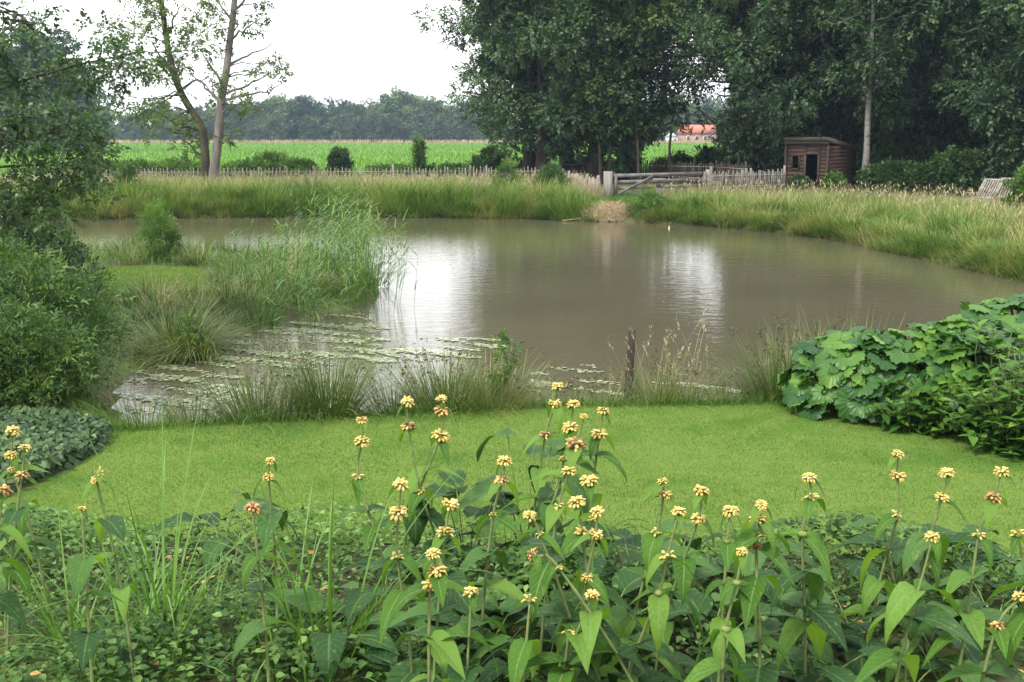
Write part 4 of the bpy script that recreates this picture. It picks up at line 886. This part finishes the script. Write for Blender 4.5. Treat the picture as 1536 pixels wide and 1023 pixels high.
# feathery seeding grasses by the post
g = Geo(); n = 34; q = np.column_stack([rng.normal(1.2, .28, n), rng.normal(9.0, .14, n)]); h = rng.uniform(.45, .85, n); a = rng.uniform(0, 2*np.pi, n); d = nrm(np.stack([np.cos(a)*.35, np.sin(a)*.2, np.ones(n)], -1)); b0 = ground3(q)
sv, sf = t_blade(.003, .25, 4, .2); Rm = frames(d, np.stack([np.cos(a), np.sin(a), 0*a], -1)); g.scatter(sv, sf, b0, Rm, np.stack([np.ones(n), h, h], -1), .5)
m = n*9; tipv = b0+d*h[:, None]*.92+Rm[:, :, 2]*h[:, None]*.11; tt = np.repeat(tipv, 9, 0)+np.repeat(d, 9, 0)*rng.uniform(-.07, .05, m)[:, None]+rng.normal(0, .006, (m, 3)); lv, lf = t_quadleaf(.3); g.scatter(lv, lf, tt, frames(np.repeat(d, 9, 0)+rdir(m)*.5, rdir(m)), rng.uniform(.02, .04, m), .75+rng.normal(0, .15, m))
tag(obj('seeding_grass', g, 'hay'), 'feathery tan seeding grass around the wooden post', 'grass', kind='stuff')
x, y, _ = at(948, 603, 0); y += .3; po = thing('wooden_post', 'dark weathered wooden post standing at the near water edge', 'post', (x, y, 0))
P = atd(948, 494, y)-np.array((x, y, 0)); g = Geo(); tube(g, [(0, 0, -.6), (0, .0, 0), (P[0]*.5, 0, P[2]*.5), (P[0], 0, P[2]-.012), (P[0], 0, P[2])], [.036, .036, .034, .033, .026], 10); obj('shaft', g, 'wood_post', po, True)
# leafy shoot at the bank
shrub('alder_shoot', 'small bright leafy shoot rising from the rushes right of the middle clump', (*at(757, 600, 0)[:2], 0), .07, .07, .55, 12, 4, .085, 'leaf_hedge', cr=.8, droop=-.2, stem_r=.0022)
shrub('alder_shoot', 'small leafy seedling at the foot of the spit tussock', (*at(290, 522, -.4)[:2], -.35), .2, .15, .24, 8, 4, .14, 'leaf_hedge', cr=.5, droop=.2)
# big tussock on the spit
x, y, _ = at(262, 515, -.3); o = thing('grass_tussock', 'large round arching grass tussock on the near side of the spit', 'tussock', (x, y, gz(x, y))); g = Geo(); n = 1500
a = rng.uniform(0, 2*np.pi, n); r = np.sqrt(rng.uniform(0, 1, n)); blades(g, np.column_stack([r*np.cos(a)*.5, r*np.sin(a)*.4, np.full(n, -.03)]), rng.uniform(.35, 1.1, n), r*.8+np.abs(rng.normal(0, .25, n)), [t_blade(.0095, b_, 5, .6) for b_ in (.6, 1.1, 1.6)], .5+rng.normal(0, .25, n), a*.8+rng.normal(0, .5, n)); obj('blades', g, 'rush', o)

# ------------------------------------------------------------------ big-leaved bed on the right
def t_umbrella(lobes=9, n=54, rings=5, seed=0):
    r = np.random.default_rng(seed); V = [(0, 0, 0)]; E = [0.]; F4, F3 = [], []; ph = r.uniform(0, 6)
    for i in range(1, rings+1):
        t = i/rings
        for j in range(n):
            a = (j/n-.5)*2*math.pi*.94+math.pi/2
            lob = 1-.20*t**3*(1-abs(math.cos(lobes*(a-math.pi/2)/2))**.6)-.07*t**4*(j % 2)
            rad = t*lob*(1+.10*math.sin(a))
            z = .16*t-.26*t*t+.10*t*abs(math.cos(lobes*(a-math.pi/2)))+.09*t*t*math.sin(2*a+ph)+.06*t*t*math.sin(5*a+ph*2)
            V.append((rad*math.cos(a), rad*math.sin(a), z)); E.append(t)
    for j in range(n-1): F3.append((0, 1+j, 2+j))
    for i in range(rings-1):
        for j in range(n-1): a = 1+i*n+j; F4.append((a, a+1, a+n+1, a+n))
    return np.array(V), np.array(F4), np.array(F3), np.array(E)
UMB = [t_umbrella(9, seed=1), t_umbrella(8, seed=2)]
def big_leaf_plant(label, leaves, base):
    o = thing('umbrella_plant', label, 'plant', base, 'large-leaved plants at the lawn corner'); b = np.array(base); st, fo = Geo(), Geo()
    for (p, nrm_v, s, ti) in leaves:
        p = np.asarray(p)-b; nv = nrm(np.asarray(nrm_v, float)[None]); dirv = np.array([[nv[0][0], nv[0][1], -.1]]) if abs(nv[0][2]) < .99 else np.array([[0, -1., 0]])
        Rm = frames(dirv-nv*np.sum(dirv*nv), nv); tv, f4, f3, te = UMB[rng.integers(0, 2)]
        v = (tv*s)@Rm[0].T+p; fo.add(v, [f4, f3], ti)
        tube(st, curve((p[0]*.35, p[1]*.35, -.05), p, .05, .01, 6), [.014, .013, .012, .011, .01, .009], 6)
    obj('petiole', st, 'stem', o, True); obj('foliage', fo, 'leaf_big', o, True); return o
def dome_leaves(cx, cy, rx, ry, h, n, s0, s1, zmin=.1):
    out = []
    for i in range(n):
        u = rdir(1, -.05, 1)[0]
        if u[1] > .45 and u[2] < .5: u[1] *= -1
        p = np.array([cx+u[0]*rx, cy+u[1]*ry, zmin+max(0, u[2])*(h-zmin)]); out.append((p, u*np.array([.7, .8, 1.0])+np.array([0, -.1, .5])+rng.normal(0, .38, 3), rng.uniform(s0, s1), rng.beta(2, 2.4)))
    return out
big_leaf_plant('mound of very large lobed leaves at the left end of the bed by the pond', dome_leaves(2.68, 8.6, .52, .48, .62, 110, .08, .16), (2.74, 8.6, 0))
big_leaf_plant('taller mound of large lobed leaves in the middle of the bed', dome_leaves(3.24, 8.5, .6, .52, .70, 130, .09, .17), (3.24, 8.5, 0))
big_leaf_plant('mound of large lobed leaves at the back right of the bed', dome_leaves(4.1, 8.95, .75, .55, .80, 130, .09, .17), (4.1, 8.95, 0))
def leafy_perennial(name, label, base, rx, ry, h, nst, size, mat, group, cat='plant', w=.5, pairs=7, top_bias=.0):
    o = thing(name, label, cat, base, group); st, fo = Geo(), Geo(); tv, tf, te = t_leaf(w, .12, .28)
    for i in range(nst):
        u = rdir(1, .05, 1)[0]; tip = u*np.array([rx, ry, h])*rng.uniform(.75, 1.03); b0 = np.array([tip[0]*.5, tip[1]*.5, -.03]); P = curve(b0, tip, .06*h, .01, 8); tube(st, P, np.linspace(.006, .003, 8), 5)
        for k in range(pairs):
            f = .3+.7*k/(pairs-1); q = P[min(7, int(f*7.01))]; a0 = k*1.57+rng.uniform(-.4, .4)+i
            for sgn in (0, math.pi):
                a = a0+sgn; el = rng.uniform(-.15, .55) if k < pairs-1 else rng.uniform(.3, 1.1); d = np.array([[math.cos(a), math.sin(a), el]]); s = size*rng.uniform(.65, 1.15)*(1 if k < pairs-1 else .7)
                fo.scatter(tv, tf, q[None], frames(d, np.array([[0, 0, 1.]])+rdir(1)*.25), s, rng.beta(2, 2.4)*.7+(.25 if k >= pairs-2 else 0), te)
    obj('stem', st, 'stem', o, True); obj('foliage', fo, mat, o, True); return o
leafy_perennial('leafy_perennial', 'upright pointed-leaved perennial growing through the big lobed leaves', (3.45, 8.25, 0), .55, .4, .86, 50, .14, 'leaf_big', None, w=.55)
leafy_perennial('hydrangea_shrub', 'dense shrub with pointed leaves at the right edge, nearest the lawn', (3.5, 7.55, 0), .52, .5, .74, 110, .11, 'leaf_hydrangea', 'pointed-leaved shrubs of the right bed', 'shrub')
leafy_perennial('hydrangea_shrub', 'shaded pointed-leaved shrub between the big lobed leaves and the front shrub', (2.95, 8.0, 0), .36, .3, .36, 36, .12, 'leaf_hydrangea', 'pointed-leaved shrubs of the right bed', 'shrub')
leafy_perennial('hydrangea_shrub', 'pointed-leaved shrub behind, at the far right of the bed', (4.2, 8.2, 0), .65, .6, .92, 90, .12, 'leaf_hydrangea', 'pointed-leaved shrubs of the right bed', 'shrub')

# ------------------------------------------------------------------ ground cover in the foreground bed
BED = np.array([at(x, y, 0)[:2] for x, y in [(-80, 812), (0, 812), (200, 815), (400, 812), (600, 815), (800, 822), (1000, 838), (1200, 850), (1400, 868), (1640, 872), (1700, 1120), (-160, 1120)]])
CL = t_leaf(.72, .16, .22, 3)
g = Geo(); n = 30000; p = polypts(BED, n); mound = .5+.5*np.sin(p[:, 0]*2.3+.8)*np.sin(p[:, 1]*3.1+p[:, 0]); keep = rng.uniform(0, 1, n) < .28+.72*mound; p = p[keep]; mound = mound[keep]; n = len(p)
z = hz(p)+rng.uniform(.0, 1, n)**.5*(.04+.24*mound**1.5); a = rng.uniform(0, 2*np.pi, n); d = np.stack([np.cos(a), np.sin(a), rng.uniform(-.5, .35, n)], -1)
g.scatter(CL[0], CL[1], np.column_stack([p, z]), frames(d, np.array([[0, -.15, 1.]])+rdir(n)*.5), rng.uniform(.02, .046, n), np.clip(rng.beta(1.6, 2.2, n)+.25*ss(p[:, 1], 4.9, 5.5), 0, 1), np.where(CL[2] < .6, .85, 0.4))
for _ in range(260):   # trailing stems
    q = polypts(BED, 1)[0]; z0 = gz(*q)+.06; a = rng.uniform(0, 6.3); P = np.array([[q[0]+math.cos(a)*t, q[1]+math.sin(a)*t, z0+.10*math.sin(t*8)] for t in np.linspace(0, .3, 6)]); tube(g, P, .0018, 4, .3)
tag(obj('ground_cover', g, 'ground_cover', smooth=True), 'variegated silvery green ground cover carpeting the foreground bed', 'ground cover', kind='stuff')
IVY = np.array([at(x, y, 0)[:2] for x, y in [(-80, 760), (0, 748), (60, 722), (105, 702), (150, 678), (165, 655), (120, 640), (0, 630), (-80, 630)]])
g = Geo(); n = 5200; p = polypts(IVY, n); a = rng.uniform(0, 2*np.pi, n); d = np.stack([np.cos(a), np.sin(a)-.4, rng.uniform(-.9, .1, n)], -1); tv, tf, te = t_leaf(.6, .1, .25, 3)
g.scatter(tv, tf, np.column_stack([p, hz(p)+rng.uniform(.0, .15, n)]), frames(d, np.array([[0, -.5, .8]])+rdir(n)*.4), rng.uniform(.035, .075, n), rng.beta(1.5, 1.8, n), te)
tag(obj('ivy_cover', g, 'ivy', smooth=True), 'glossy trailing ivy below the big bush at the left lawn edge', 'ground cover', kind='stuff')
g = Geo(); n = 390; p = np.concatenate([polypts(BED, 230), polypts(IVY, 160)]); a = rng.uniform(0, 2*np.pi, n); d = np.stack([np.cos(a), np.sin(a), rng.uniform(-.2, .2, n)], -1)
g.scatter(tv, tf, np.column_stack([p, hz(p)+rng.uniform(.01, .12, n)]), frames(d, np.array([[0, 0, 1.]])+rdir(n)*.4), rng.uniform(.02, .05, n), rng.beta(1.2, 2.4, n), te)
tag(obj('dead_leaves', g, 'petal_faded'), 'withered brown and reddish leaves caught in the ground cover', 'leaves', kind='stuff')

# tall sedge in the foreground
SG = 'tall broad-bladed grass clumps in the foreground bed'
def sedge(px, D, h, n, lab, spread=.45, wd=.013, rad=.1):
    x = X(px, D, 860); o = thing('grass_clump', lab, 'grass clump', (x, D, gz(x, D)), SG); g = Geo()
    a = rng.uniform(0, 2*np.pi, n); r = np.sqrt(rng.uniform(0, 1, n))*rad; blades(g, np.column_stack([r*np.cos(a), r*np.sin(a), np.full(n, -.02)]), h*rng.uniform(.45, 1.1, n), spread*rng.uniform(.1, 1, n), [t_blade(wd, b_, 7, .55) for b_ in (.3, .7, 1.2, 1.7)], .45+rng.normal(0, .2, n), a)
    obj('blades', g, 'sedge', o)
sedge(185, 4.0, .62, 60, 'broad-bladed grass clump nearest the left edge of the bed', .6, rad=.22)
sedge(240, 4.25, .95, 46, 'tallest broad-bladed grass clump, its blades crossing the lawn at lower left', .32, .013)
sedge(300, 4.1, .5, 50, 'short spreading grass clump right of the tallest clump', .7, .009, .2)
sedge(100, 4.2, .66, 36, 'thin arching grass clump among the leftmost yellow flowers', .6, .010)
sedge(425, 4.0, .72, 34, 'upright grass clump left of the reddish flower head', .4, .010, .12)
sedge(490, 4.1, .95, 40, 'tall grass clump just left of the big centre flower stems', .4, .012, .14)
sedge(470, 3.9, .55, 44, 'short fine grass clump at the foot of the tall clump near centre', .6, .008, .2)
sedge(1500, 4.4, .35, 26, 'small grass tuft at the lower right among the flower stems', .7, .007, .12)

# ------------------------------------------------------------------ yellow whorled flowers
def whorl_mesh(kind, seed):
    r = np.random.default_rng(seed); g, cal = Geo(), Geo(); n = {'full': 34, 'faded': 28, 'sparse': 10, 'spent': 0}[kind]
    # floret: a curved hood with a lip
    def blob(c, dirv, upv, L_, rr, ti):
        Rm = frames(dirv[None], upv[None])[0]; rows = [(0, .35), (.25, .62), (.55, .95), (.85, .9), (1.0, .35)]; V = []
        for t, k in rows:
            for j in range(6): a = j*math.pi/3; V.append((rr*k*math.cos(a), t*L_, rr*k*math.sin(a)-.75*L_*t*t))
        V = np.array(V)@Rm.T+c; i_ = np.arange(4)[:, None]*6; j_ = np.arange(6)[None]; k_ = (j_+1) % 6
        g.add(V, [np.stack([i_+j_, i_+k_, i_+6+k_, i_+6+j_], -1).reshape(-1, 4), np.arange(24, 30)[None]], ti)
    for i in range(n):
        if r.uniform() < .14: continue
        tier = i % 2; a = i*2*math.pi/n+r.uniform(-.12, .12); el = (.3, .8, 1.15)[i % 3]+r.uniform(-.25, .25)
        d = np.array([math.cos(a)*math.cos(el), math.sin(a)*math.cos(el), math.sin(el)]); rc = (.014, .0125, .008)[i % 3]; c = np.array([math.cos(a)*rc, math.sin(a)*rc, (.0, .006, .011)[i % 3]])
        ti = r.uniform(.3, .9) if kind != 'faded' else r.choice([.05, .25, .8, .9])
        blob(c, d, np.array([0, 0, 1.]), r.uniform(.011, .0185), r.uniform(.0046, .0072), ti)
    V, rows = [], [(-.009, .004), (-.006, .010), (0, .0135), (.007, .012), (.012, .006), (.0135, .001)]
    for z, rr in rows:
        for j in range(12): a = j*math.pi/6; q = rr*(1+.14*(j % 2)); V.append((q*math.cos(a), q*math.sin(a), z))
    i_ = np.arange(5)[:, None]*12; j_ = np.arange(12)[None]; k_ = (j_+1) % 12; cal.add(V, np.stack([i_+j_, i_+k_, i_+12+k_, i_+12+j_], -1).reshape(-1, 4))
    for j in range(14):
        a = j*2*math.pi/14; cv, cf = t_blade(.004, .2, 2, .8); cal.scatter(cv, cf, np.array([[math.cos(a)*.010, math.sin(a)*.010, .0]]), frames(np.array([[math.cos(a), math.sin(a), r.uniform(.2, .7)]]), np.array([[0, 0, 1.]])), np.array([[1, .016, .016]]), .5)
    cm = cal.mesh('calyx', 'calyx', True)
    return (g.mesh('flower_whorl', 'petal_faded' if kind == 'faded' else 'petal', True) if n else None), cm
WH = {k: [whorl_mesh(k, s) for s in range(4)] for k in ('full', 'faded', 'sparse', 'spent')}
def leafmesh(name, mat, w, droop, fold, heart, wave, seed, ny=9):
    r = np.random.default_rng(seed); V, E, F, T_ = [], [], [], []; K = [-1, -.75, -.5, -.25, 0, .25, .5, .75, 1]
    tw = r.uniform(-.35, .35); ph = r.uniform(0, 6)
    for i in range(ny+1):
        t = i/ny; hw = w/2*(max(0., math.sin(math.pi*(t**.62*.93+.07)))**.9)*(1-.25*t) if i < ny else .002
        th = droop*t; cy_ = math.sin(th)/max(droop, .01); cz = -(1-math.cos(th))/max(droop, .01)
        for k in K:
            back = -heart*abs(k)**1.6*(1-t)**4; zz = fold*abs(k)*hw+wave*math.sin(t*11+ph+(2 if k > 0 else 0))*abs(k)**2*w*.5-.012*math.cos(k*math.pi*4)*abs(k)*0+.006*math.sin(t*ny*2.2-abs(k)*5)*(1-abs(abs(k)-.5))
            x_ = k*hw; V.append((x_*math.cos(tw*t)-zz*math.sin(tw*t)*.3, cy_+back-zz*math.sin(th), cz+zz*math.cos(th)+x_*math.sin(tw*t))); E.append(min(1., abs(k) if abs(k) > .01 else 0)); T_.append(t)
    n = len(K)
    for i in range(ny):
        for k in range(n-1): a = i*n+k; F.append((a, a+1, a+n+1, a+n))
    g = Geo(); g.add(V, np.array(F), T_, E); return g.mesh(name, mat, True)
BR = [leafmesh('leaf', 'bract', w_, dr, .5, .03, .06, s) for s, (w_, dr) in enumerate([(.34, .9), (.4, 1.3), (.36, 1.7), (.46, .6), (.42, 2.0), (.5, 1.1)])]
BA = [leafmesh('basal_leaf', 'basal', w_, dr, .35, .16, .08, 20+s) for s, (w_, dr) in enumerate([(.55, .7), (.62, 1.1), (.5, 1.4), (.66, .9), (.58, 1.8)])]
PG = 'yellow whorled flower stems in the foreground bed'
def put(mesh, parent, loc, d, up, s, name=None):
    o = bpy.data.objects.new(name or mesh.name.split('.')[0], mesh); COL.objects.link(o); o.parent = parent
    Rm = frames(np.asarray(d, float)[None], np.asarray(up, float)[None])[0]
    m = Matrix([[*Rm[i], loc[i]] for i in range(3)]+[[0, 0, 0, 1]]) @ Matrix.Diagonal((s, s, s, 1)); o.matrix_local = m; return o
def flower(heads, label, D=None, lean=0., basal=2, leafsize=.13, ztop=.95, zmin_leaf=.12):
    """heads: (px, py, kind, size) from the top down"""
    px0, py0 = heads[0][:2]; r0 = ray(px0, py0); D = D or min(4.9, max(3.15, (CAM_H-ztop)/(-r0[2])*r0[1]))
    pts = [atd(h[0], h[1], D) for h in heads]
    x, y = pts[-1][0], D; zl = pts[-1][2]; slope = (pts[-1][0]-pts[0][0])/max(.05, pts[0][2]-zl) if len(pts) > 1 else lean; slope = max(-.8, min(.8, slope*.7+rng.normal(0, .22)))
    zb = gz(x, y); bx = x+slope*(zl-zb)*.6; zb = gz(bx, y)
    o = thing('flowering_plant', label, 'flower', (bx, y, zb), PG); b = np.array([bx, y, zb])
    chain = [np.array([0, 0, -.04])]+[np.array([(x-bx)*.35*f/.5, rng.normal(0, .03), (zl-zb)*f]) for f in (.5,)]+[p-b for p in pts[::-1]]
    P = smooth_path(chain, 22); g = Geo(); tube(g, P, np.linspace(.0062, .0036, 22), 7); obj('stem', g, 'stem', o, True)
    ang = rng.uniform(0, 3.14)
    for i, (p, h) in enumerate(zip(pts, heads)):
        kd, sz = h[2], h[3]; pm, cm = WH[kd][rng.integers(0, 4)]; T = nrm(P[-1]-P[-4]) if i == 0 else np.array([0, 0, 1.]); up = nrm(T+rng.normal(0, .2, 3)); s = sz*D/4.0*.86*rng.uniform(.8, 1.15)
        a = rng.uniform(0, 6.28); fwd = np.array([math.cos(a), math.sin(a), 0]); loc = p-b
        if pm:
            w_ = put(pm, o, loc, fwd, up, s, 'flower_whorl'); c_ = bpy.data.objects.new('calyx', cm); COL.objects.link(c_); c_.parent = w_
        else: put(cm, o, loc, fwd, up, s*1.15, 'seed_whorl')
        ang += 1.57+rng.uniform(-.3, .3); ls = leafsize*(.5+.28*i)*rng.uniform(.85, 1.15)
        for sg in (0, math.pi):
            aa = ang+sg+rng.uniform(-.25, .25); d = np.array([math.cos(aa), math.sin(aa), rng.uniform(-.35, .25)]); put(BR[rng.integers(0, 6)], o, loc-np.array([0, 0, .008*s]), d, (0, 0, 1), ls*rng.uniform(.85, 1.15), 'leaf')
    z = zl-zb-.13*rng.uniform(.85, 1.2)
    while z > zmin_leaf:
        k = np.argmin(np.abs(P[:, 2]-z)); ang += 1.57+rng.uniform(-.35, .35); ls = leafsize*rng.uniform(1.05, 1.5)
        for sg in (0, math.pi):
            aa = ang+sg+rng.uniform(-.3, .3); d = np.array([math.cos(aa), math.sin(aa), rng.uniform(-.55, .35)]); put(BR[rng.integers(0, 6)] if rng.uniform() < .6 else BA[rng.integers(0, 5)], o, P[k], d, (0, 0, 1), ls, 'leaf')
        z -= .125*rng.uniform(.8, 1.2)
    g = Geo()
    for i in range(basal):
        a = rng.uniform(0, 6.28); el = rng.uniform(.5, 1.3); L_ = rng.uniform(.1, .26); e = np.array([math.cos(a)*L_*.8, math.sin(a)*L_*.8, L_*el*.8+.03]); tube(g, curve((0, 0, 0), e, .02, 0, 5), .003, 5); put(BA[rng.integers(0, 5)], o, e, (math.cos(a), math.sin(a), .15), (0, 0, 1), rng.uniform(.15, .235), 'basal_leaf')
    if basal: obj('petiole', g, 'stem', o, True)
    return o
F_, A_, S_, N_ = 'full', 'faded', 'sparse', 'spent'
FL = [
 ([(19, 648, F_, 1.0), (17, 684, F_, 1.05), (19, 705, F_, .8)], 'yellow flower stem with three tiers at the left edge, its top the highest there'),
 ([(37, 674, F_, .9), (33, 714, A_, .9)], 'two-tiered yellow flower stem second from the left edge'),
 ([(4, 738, A_, 1.1)], 'brownish fading flower cut by the left edge of the picture'),
 ([(147, 709, S_, .8), (145, 721, F_, .9)], 'yellow flower alone on the lawn at left with a tiny second tier on top'),
 ([(123, 764, F_, .7)], 'smallest yellow flower low at left among grass blades'),
 ([(406, 692, F_, .8), (403, 717, F_, 1.05)], 'yellow two-tiered stem above broad dark leaf, left of the tall grass'),
 ([(379, 764, A_, 1.3)], 'large fading orange flower head left of centre beside a dark leaf'),
 ([(543, 632, F_, .95), (543, 664, F_, 1.05), (538, 717, S_, 1.05)], 'slim three-tiered stem behind the tall grass left of centre'),
 ([(611, 604, F_, 1.0), (613, 642, A_, 1.05), (631, 738, S_, .8)], 'tall stem whose yellow top stands before the near rushes, left one of a pair'),
 ([(662, 600, F_, .75), (662, 617, A_, 1.0), (660, 656, F_, 1.1)], 'tall stem with three close tiers before the near rushes, right one of a pair'),
 ([(601, 728, F_, 1.15), (598, 771, F_, 1.3), (596, 836, S_, 1.1)], 'straight stem with two large yellow tiers and a spent third, centre left'),
 ([(675, 759, F_, 1.1), (668, 801, F_, 1.3)], 'stem with two large yellow tiers just right of the straight centre left stem'),
 ([(650, 832, F_, 1.0), (655, 858, F_, 1.3), (645, 880, F_, 1.25)], 'crowded cluster of yellow tiers low at centre left'),
 ([(707, 890, F_, 1.1)], 'single round yellow flower right of the crowded low cluster'),
 ([(837, 581, F_, .9), (832, 607, F_, .95), (818, 654, A_, 1.0)], 'highest stem of all, its yellow top touching the water edge'),
 ([(860, 608, F_, 1.0), (855, 643, F_, 1.0), (846, 690, S_, .8)], 'tall stem just right of the highest one'),
 ([(905, 618, F_, 1.0), (899, 653, F_, 1.1)], 'rightmost tall stem of the central group, two-tiered'),
 ([(876, 626, F_, .8), (863, 668, A_, 1.25)], 'central group stem with a broad pinkish fading tier'),
 ([(854, 709, F_, 1.1), (838, 760, S_, .8)], 'central group stem before the big upright dark leaves'),
 ([(884, 723, F_, 1.15), (888, 780, S_, .7)], 'yellow flower below right of the central group'),
 ([(757, 693, F_, .95), (753, 722, A_, 1.05), (740, 773, S_, .7)], 'leaning three-tiered stem left of the central group'),
 ([(794, 775, F_, 1.0), (810, 802, S_, .8)], 'small yellow stem below the leaning one'),
 ([(802, 833, A_, 1.25), (839, 853, S_, .6)], 'fading yellow flower facing forward, below centre'),
 ([(866, 755, F_, 1.1), (873, 801, F_, 1.1)], 'two-tiered stem directly below the central group, left of a pair'),
 ([(896, 769, F_, 1.2), (893, 803, F_, 1.3), (880, 868, F_, 1.15)], 'two-tiered stem with wide yellow lower ring, right of a pair below the central group'),
 ([(888, 895, F_, 1.15)], 'yellow flower over pale upright leaves at lower centre'),
 ([(853, 950, S_, 1.1)], 'small half-open flower on bent stem at the bottom centre'),
 ([(994, 724, F_, .8), (995, 742, F_, 1.1), (985, 800, S_, .9)], 'three-tiered stem left of the open lawn right of centre'),
 ([(1018, 769, F_, 1.25), (1001, 835, S_, 1.2), (988, 890, N_, 1.0)], 'yellow stem between long hanging leaves right of centre'),
 ([(1051, 738, F_, 1.0), (1047, 779, F_, 1.1)], 'yellow two-tiered stem standing alone against the lawn right of centre'),
 ([(795, 901, S_, 1.1)], 'small sparse yellow flower low in the shade at centre'),
 ([(1096, 768, F_, 1.05), (1091, 813, N_, .9)], 'yellow flower with green seed ball below, left of the stacked tiers'),
 ([(1142, 759, F_, 1.0), (1137, 780, F_, 1.0), (1143, 803, S_, .8), (1134, 820, A_, .9)], 'stem with four closely stacked yellow tiers'),
 ([(1113, 829, F_, 1.1), (1105, 875, N_, 1.2), (1089, 945, N_, 1.2)], 'yellow top over two green seed balls on one stem'),
 ([(1214, 718, F_, .95), (1216, 747, S_, 1.1), (1204, 802, N_, 1.0)], 'lone stem with very long hanging leaves before the lawn at right'),
 ([(1347, 682, F_, 1.0), (1346, 715, F_, 1.1), (1346, 774, S_, 1.2)], 'tallest stem at right with two yellow tiers and a spent one'),
 ([(1420, 711, F_, 1.05), (1412, 748, F_, 1.2)], 'two-tiered yellow stem second from the right-hand group\'s tallest'),
 ([(1399, 807, F_, 1.3)], 'broad single yellow ring low at right'),
 ([(1502, 709, F_, 1.0), (1490, 748, A_, 1.15), (1468, 804, S_, 1.0)], 'slanting stem with fading lower tier near the right edge'),
 ([(1527, 803, S_, 1.1)], 'small sparse flower cut by the right edge'),
 ([(1530, 897, F_, 1.1), (1496, 940, A_, 1.2)], 'drooping flower stem at the lower right corner'),
]
hang = {34: .2, 28: .17, 35: .17, 25: .17}
for i, (hd, lab) in enumerate(FL):
    flower(hd, lab, basal=(1 if i < 8 else 4 if i % 3 else 3), leafsize=hang.get(i, .12 if i < 8 else .15), zmin_leaf=.34 if i < 8 else .12)
# plants not in flower: the dark basal leaves along the bottom
BGp = 'low leafy plants without flowers in the foreground bed'
def rosette(px, py, n, label, s0=.17, s1=.27, up=.0):
    x, y, _ = at(px, py, .1); z = gz(x, y); o = thing('leafy_plant', label, 'plant', (x, y, z), BGp); g = Geo()
    for i in range(n):
        a = i*2.4+rng.uniform(-.4, .4); L_ = rng.uniform(.08, .2); e = np.array([math.cos(a)*L_, math.sin(a)*L_, rng.uniform(.1, .26)+up*rng.uniform(.3, 1)]); tube(g, curve((0, 0, -.02), e, .03, 0, 5), .0032, 5); put(BA[rng.integers(0, 5)], o, e, (math.cos(a), math.sin(a), rng.uniform(-.1, .5)), (0, 0, 1), rng.uniform(s0, s1), 'leaf')
    obj('petiole', g, 'stem', o, True)
for px, py, n, lab in [(10, 870, 6, 'broad blue-green leaves at the left edge of the bed'), (345, 860, 5, 'dark leaf tuft left of the tall grass near centre'), (560, 960, 7, 'big drooping dark leaves at the bottom left of centre'), (640, 1000, 6, 'dark grey-green leaves below the crowded yellow cluster'),
                       (700, 840, 9, 'dark leaf tuft at the lawn edge below the tall stem pair'), (790, 850, 12, 'upright dark leaves at the foot of the central group'), (740, 1000, 6, 'dark leaves at the bottom edge left of middle'), (900, 990, 7, 'broad veined leaves at the bottom middle'),
                       (960, 930, 9, 'leaf tuft between the long hanging leaves right of centre'), (1060, 1000, 7, 'dark blotched leaves at the bottom right of centre'), (1130, 900, 5, 'dark leaf tuft below the stacked tiers'), (1200, 1000, 6, 'long flat leaves at the bottom right'), (1350, 900, 8, 'wide leaf mass around the tallest right-hand stem'),
                       (1430, 900, 7, 'broad light-veined leaves low at right'), (1500, 960, 7, 'dark leaves at the lower right corner'), (1390, 990, 6, 'grey-green leaves at the bottom right below the broad ring flower'), (1250, 900, 4, 'small leaf tuft right of the lone long-leaved stem'), (660, 930, 7, 'dark leaf tuft behind the single round flower right of the crowded cluster'), (830, 930, 7, 'dark leaf tuft under the pair of tiered stems at lower centre'),
                       (1010, 900, 6, 'dark leaf tuft below the stem between long hanging leaves'), (1090, 930, 6, 'dark leaf tuft around the stem with two green seed balls'), (1290, 985, 6, 'flat dark leaves at the bottom edge below the lone long-leaved stem'), (500, 1005, 6, 'dark leaves at the bottom edge left of the big drooping ones'),
                       (820, 1015, 6, 'dark shaded leaves at the very bottom edge of the middle'), (330, 800, 5, 'dark leaf tuft at the lawn edge behind the tall grass')]:
    rosette(px, py, n, lab, up={790: .42, 700: .22, 345: .2, 960: .2, 1350: .2}.get(px, 0.))

# ------------------------------------------------------------------ air
s = NT('haze'); v = s.n('ShaderNodeVolumePrincipled', {'Color': (.46, .60, .82, 1), 'Density': .00045, 'Anisotropy': .2})
s.t.links.new(v.outputs[0], s.n('ShaderNodeOutputMaterial').inputs['Volume'])
M['haze'] = s.m
HAZE = True
if HAZE:
    g = Geo(); box(g, (0, 310, 10), (640, 345, 12.5)); tag(obj('haze', g, 'haze'), 'thin summer haze over the field', 'haze', kind='stuff')
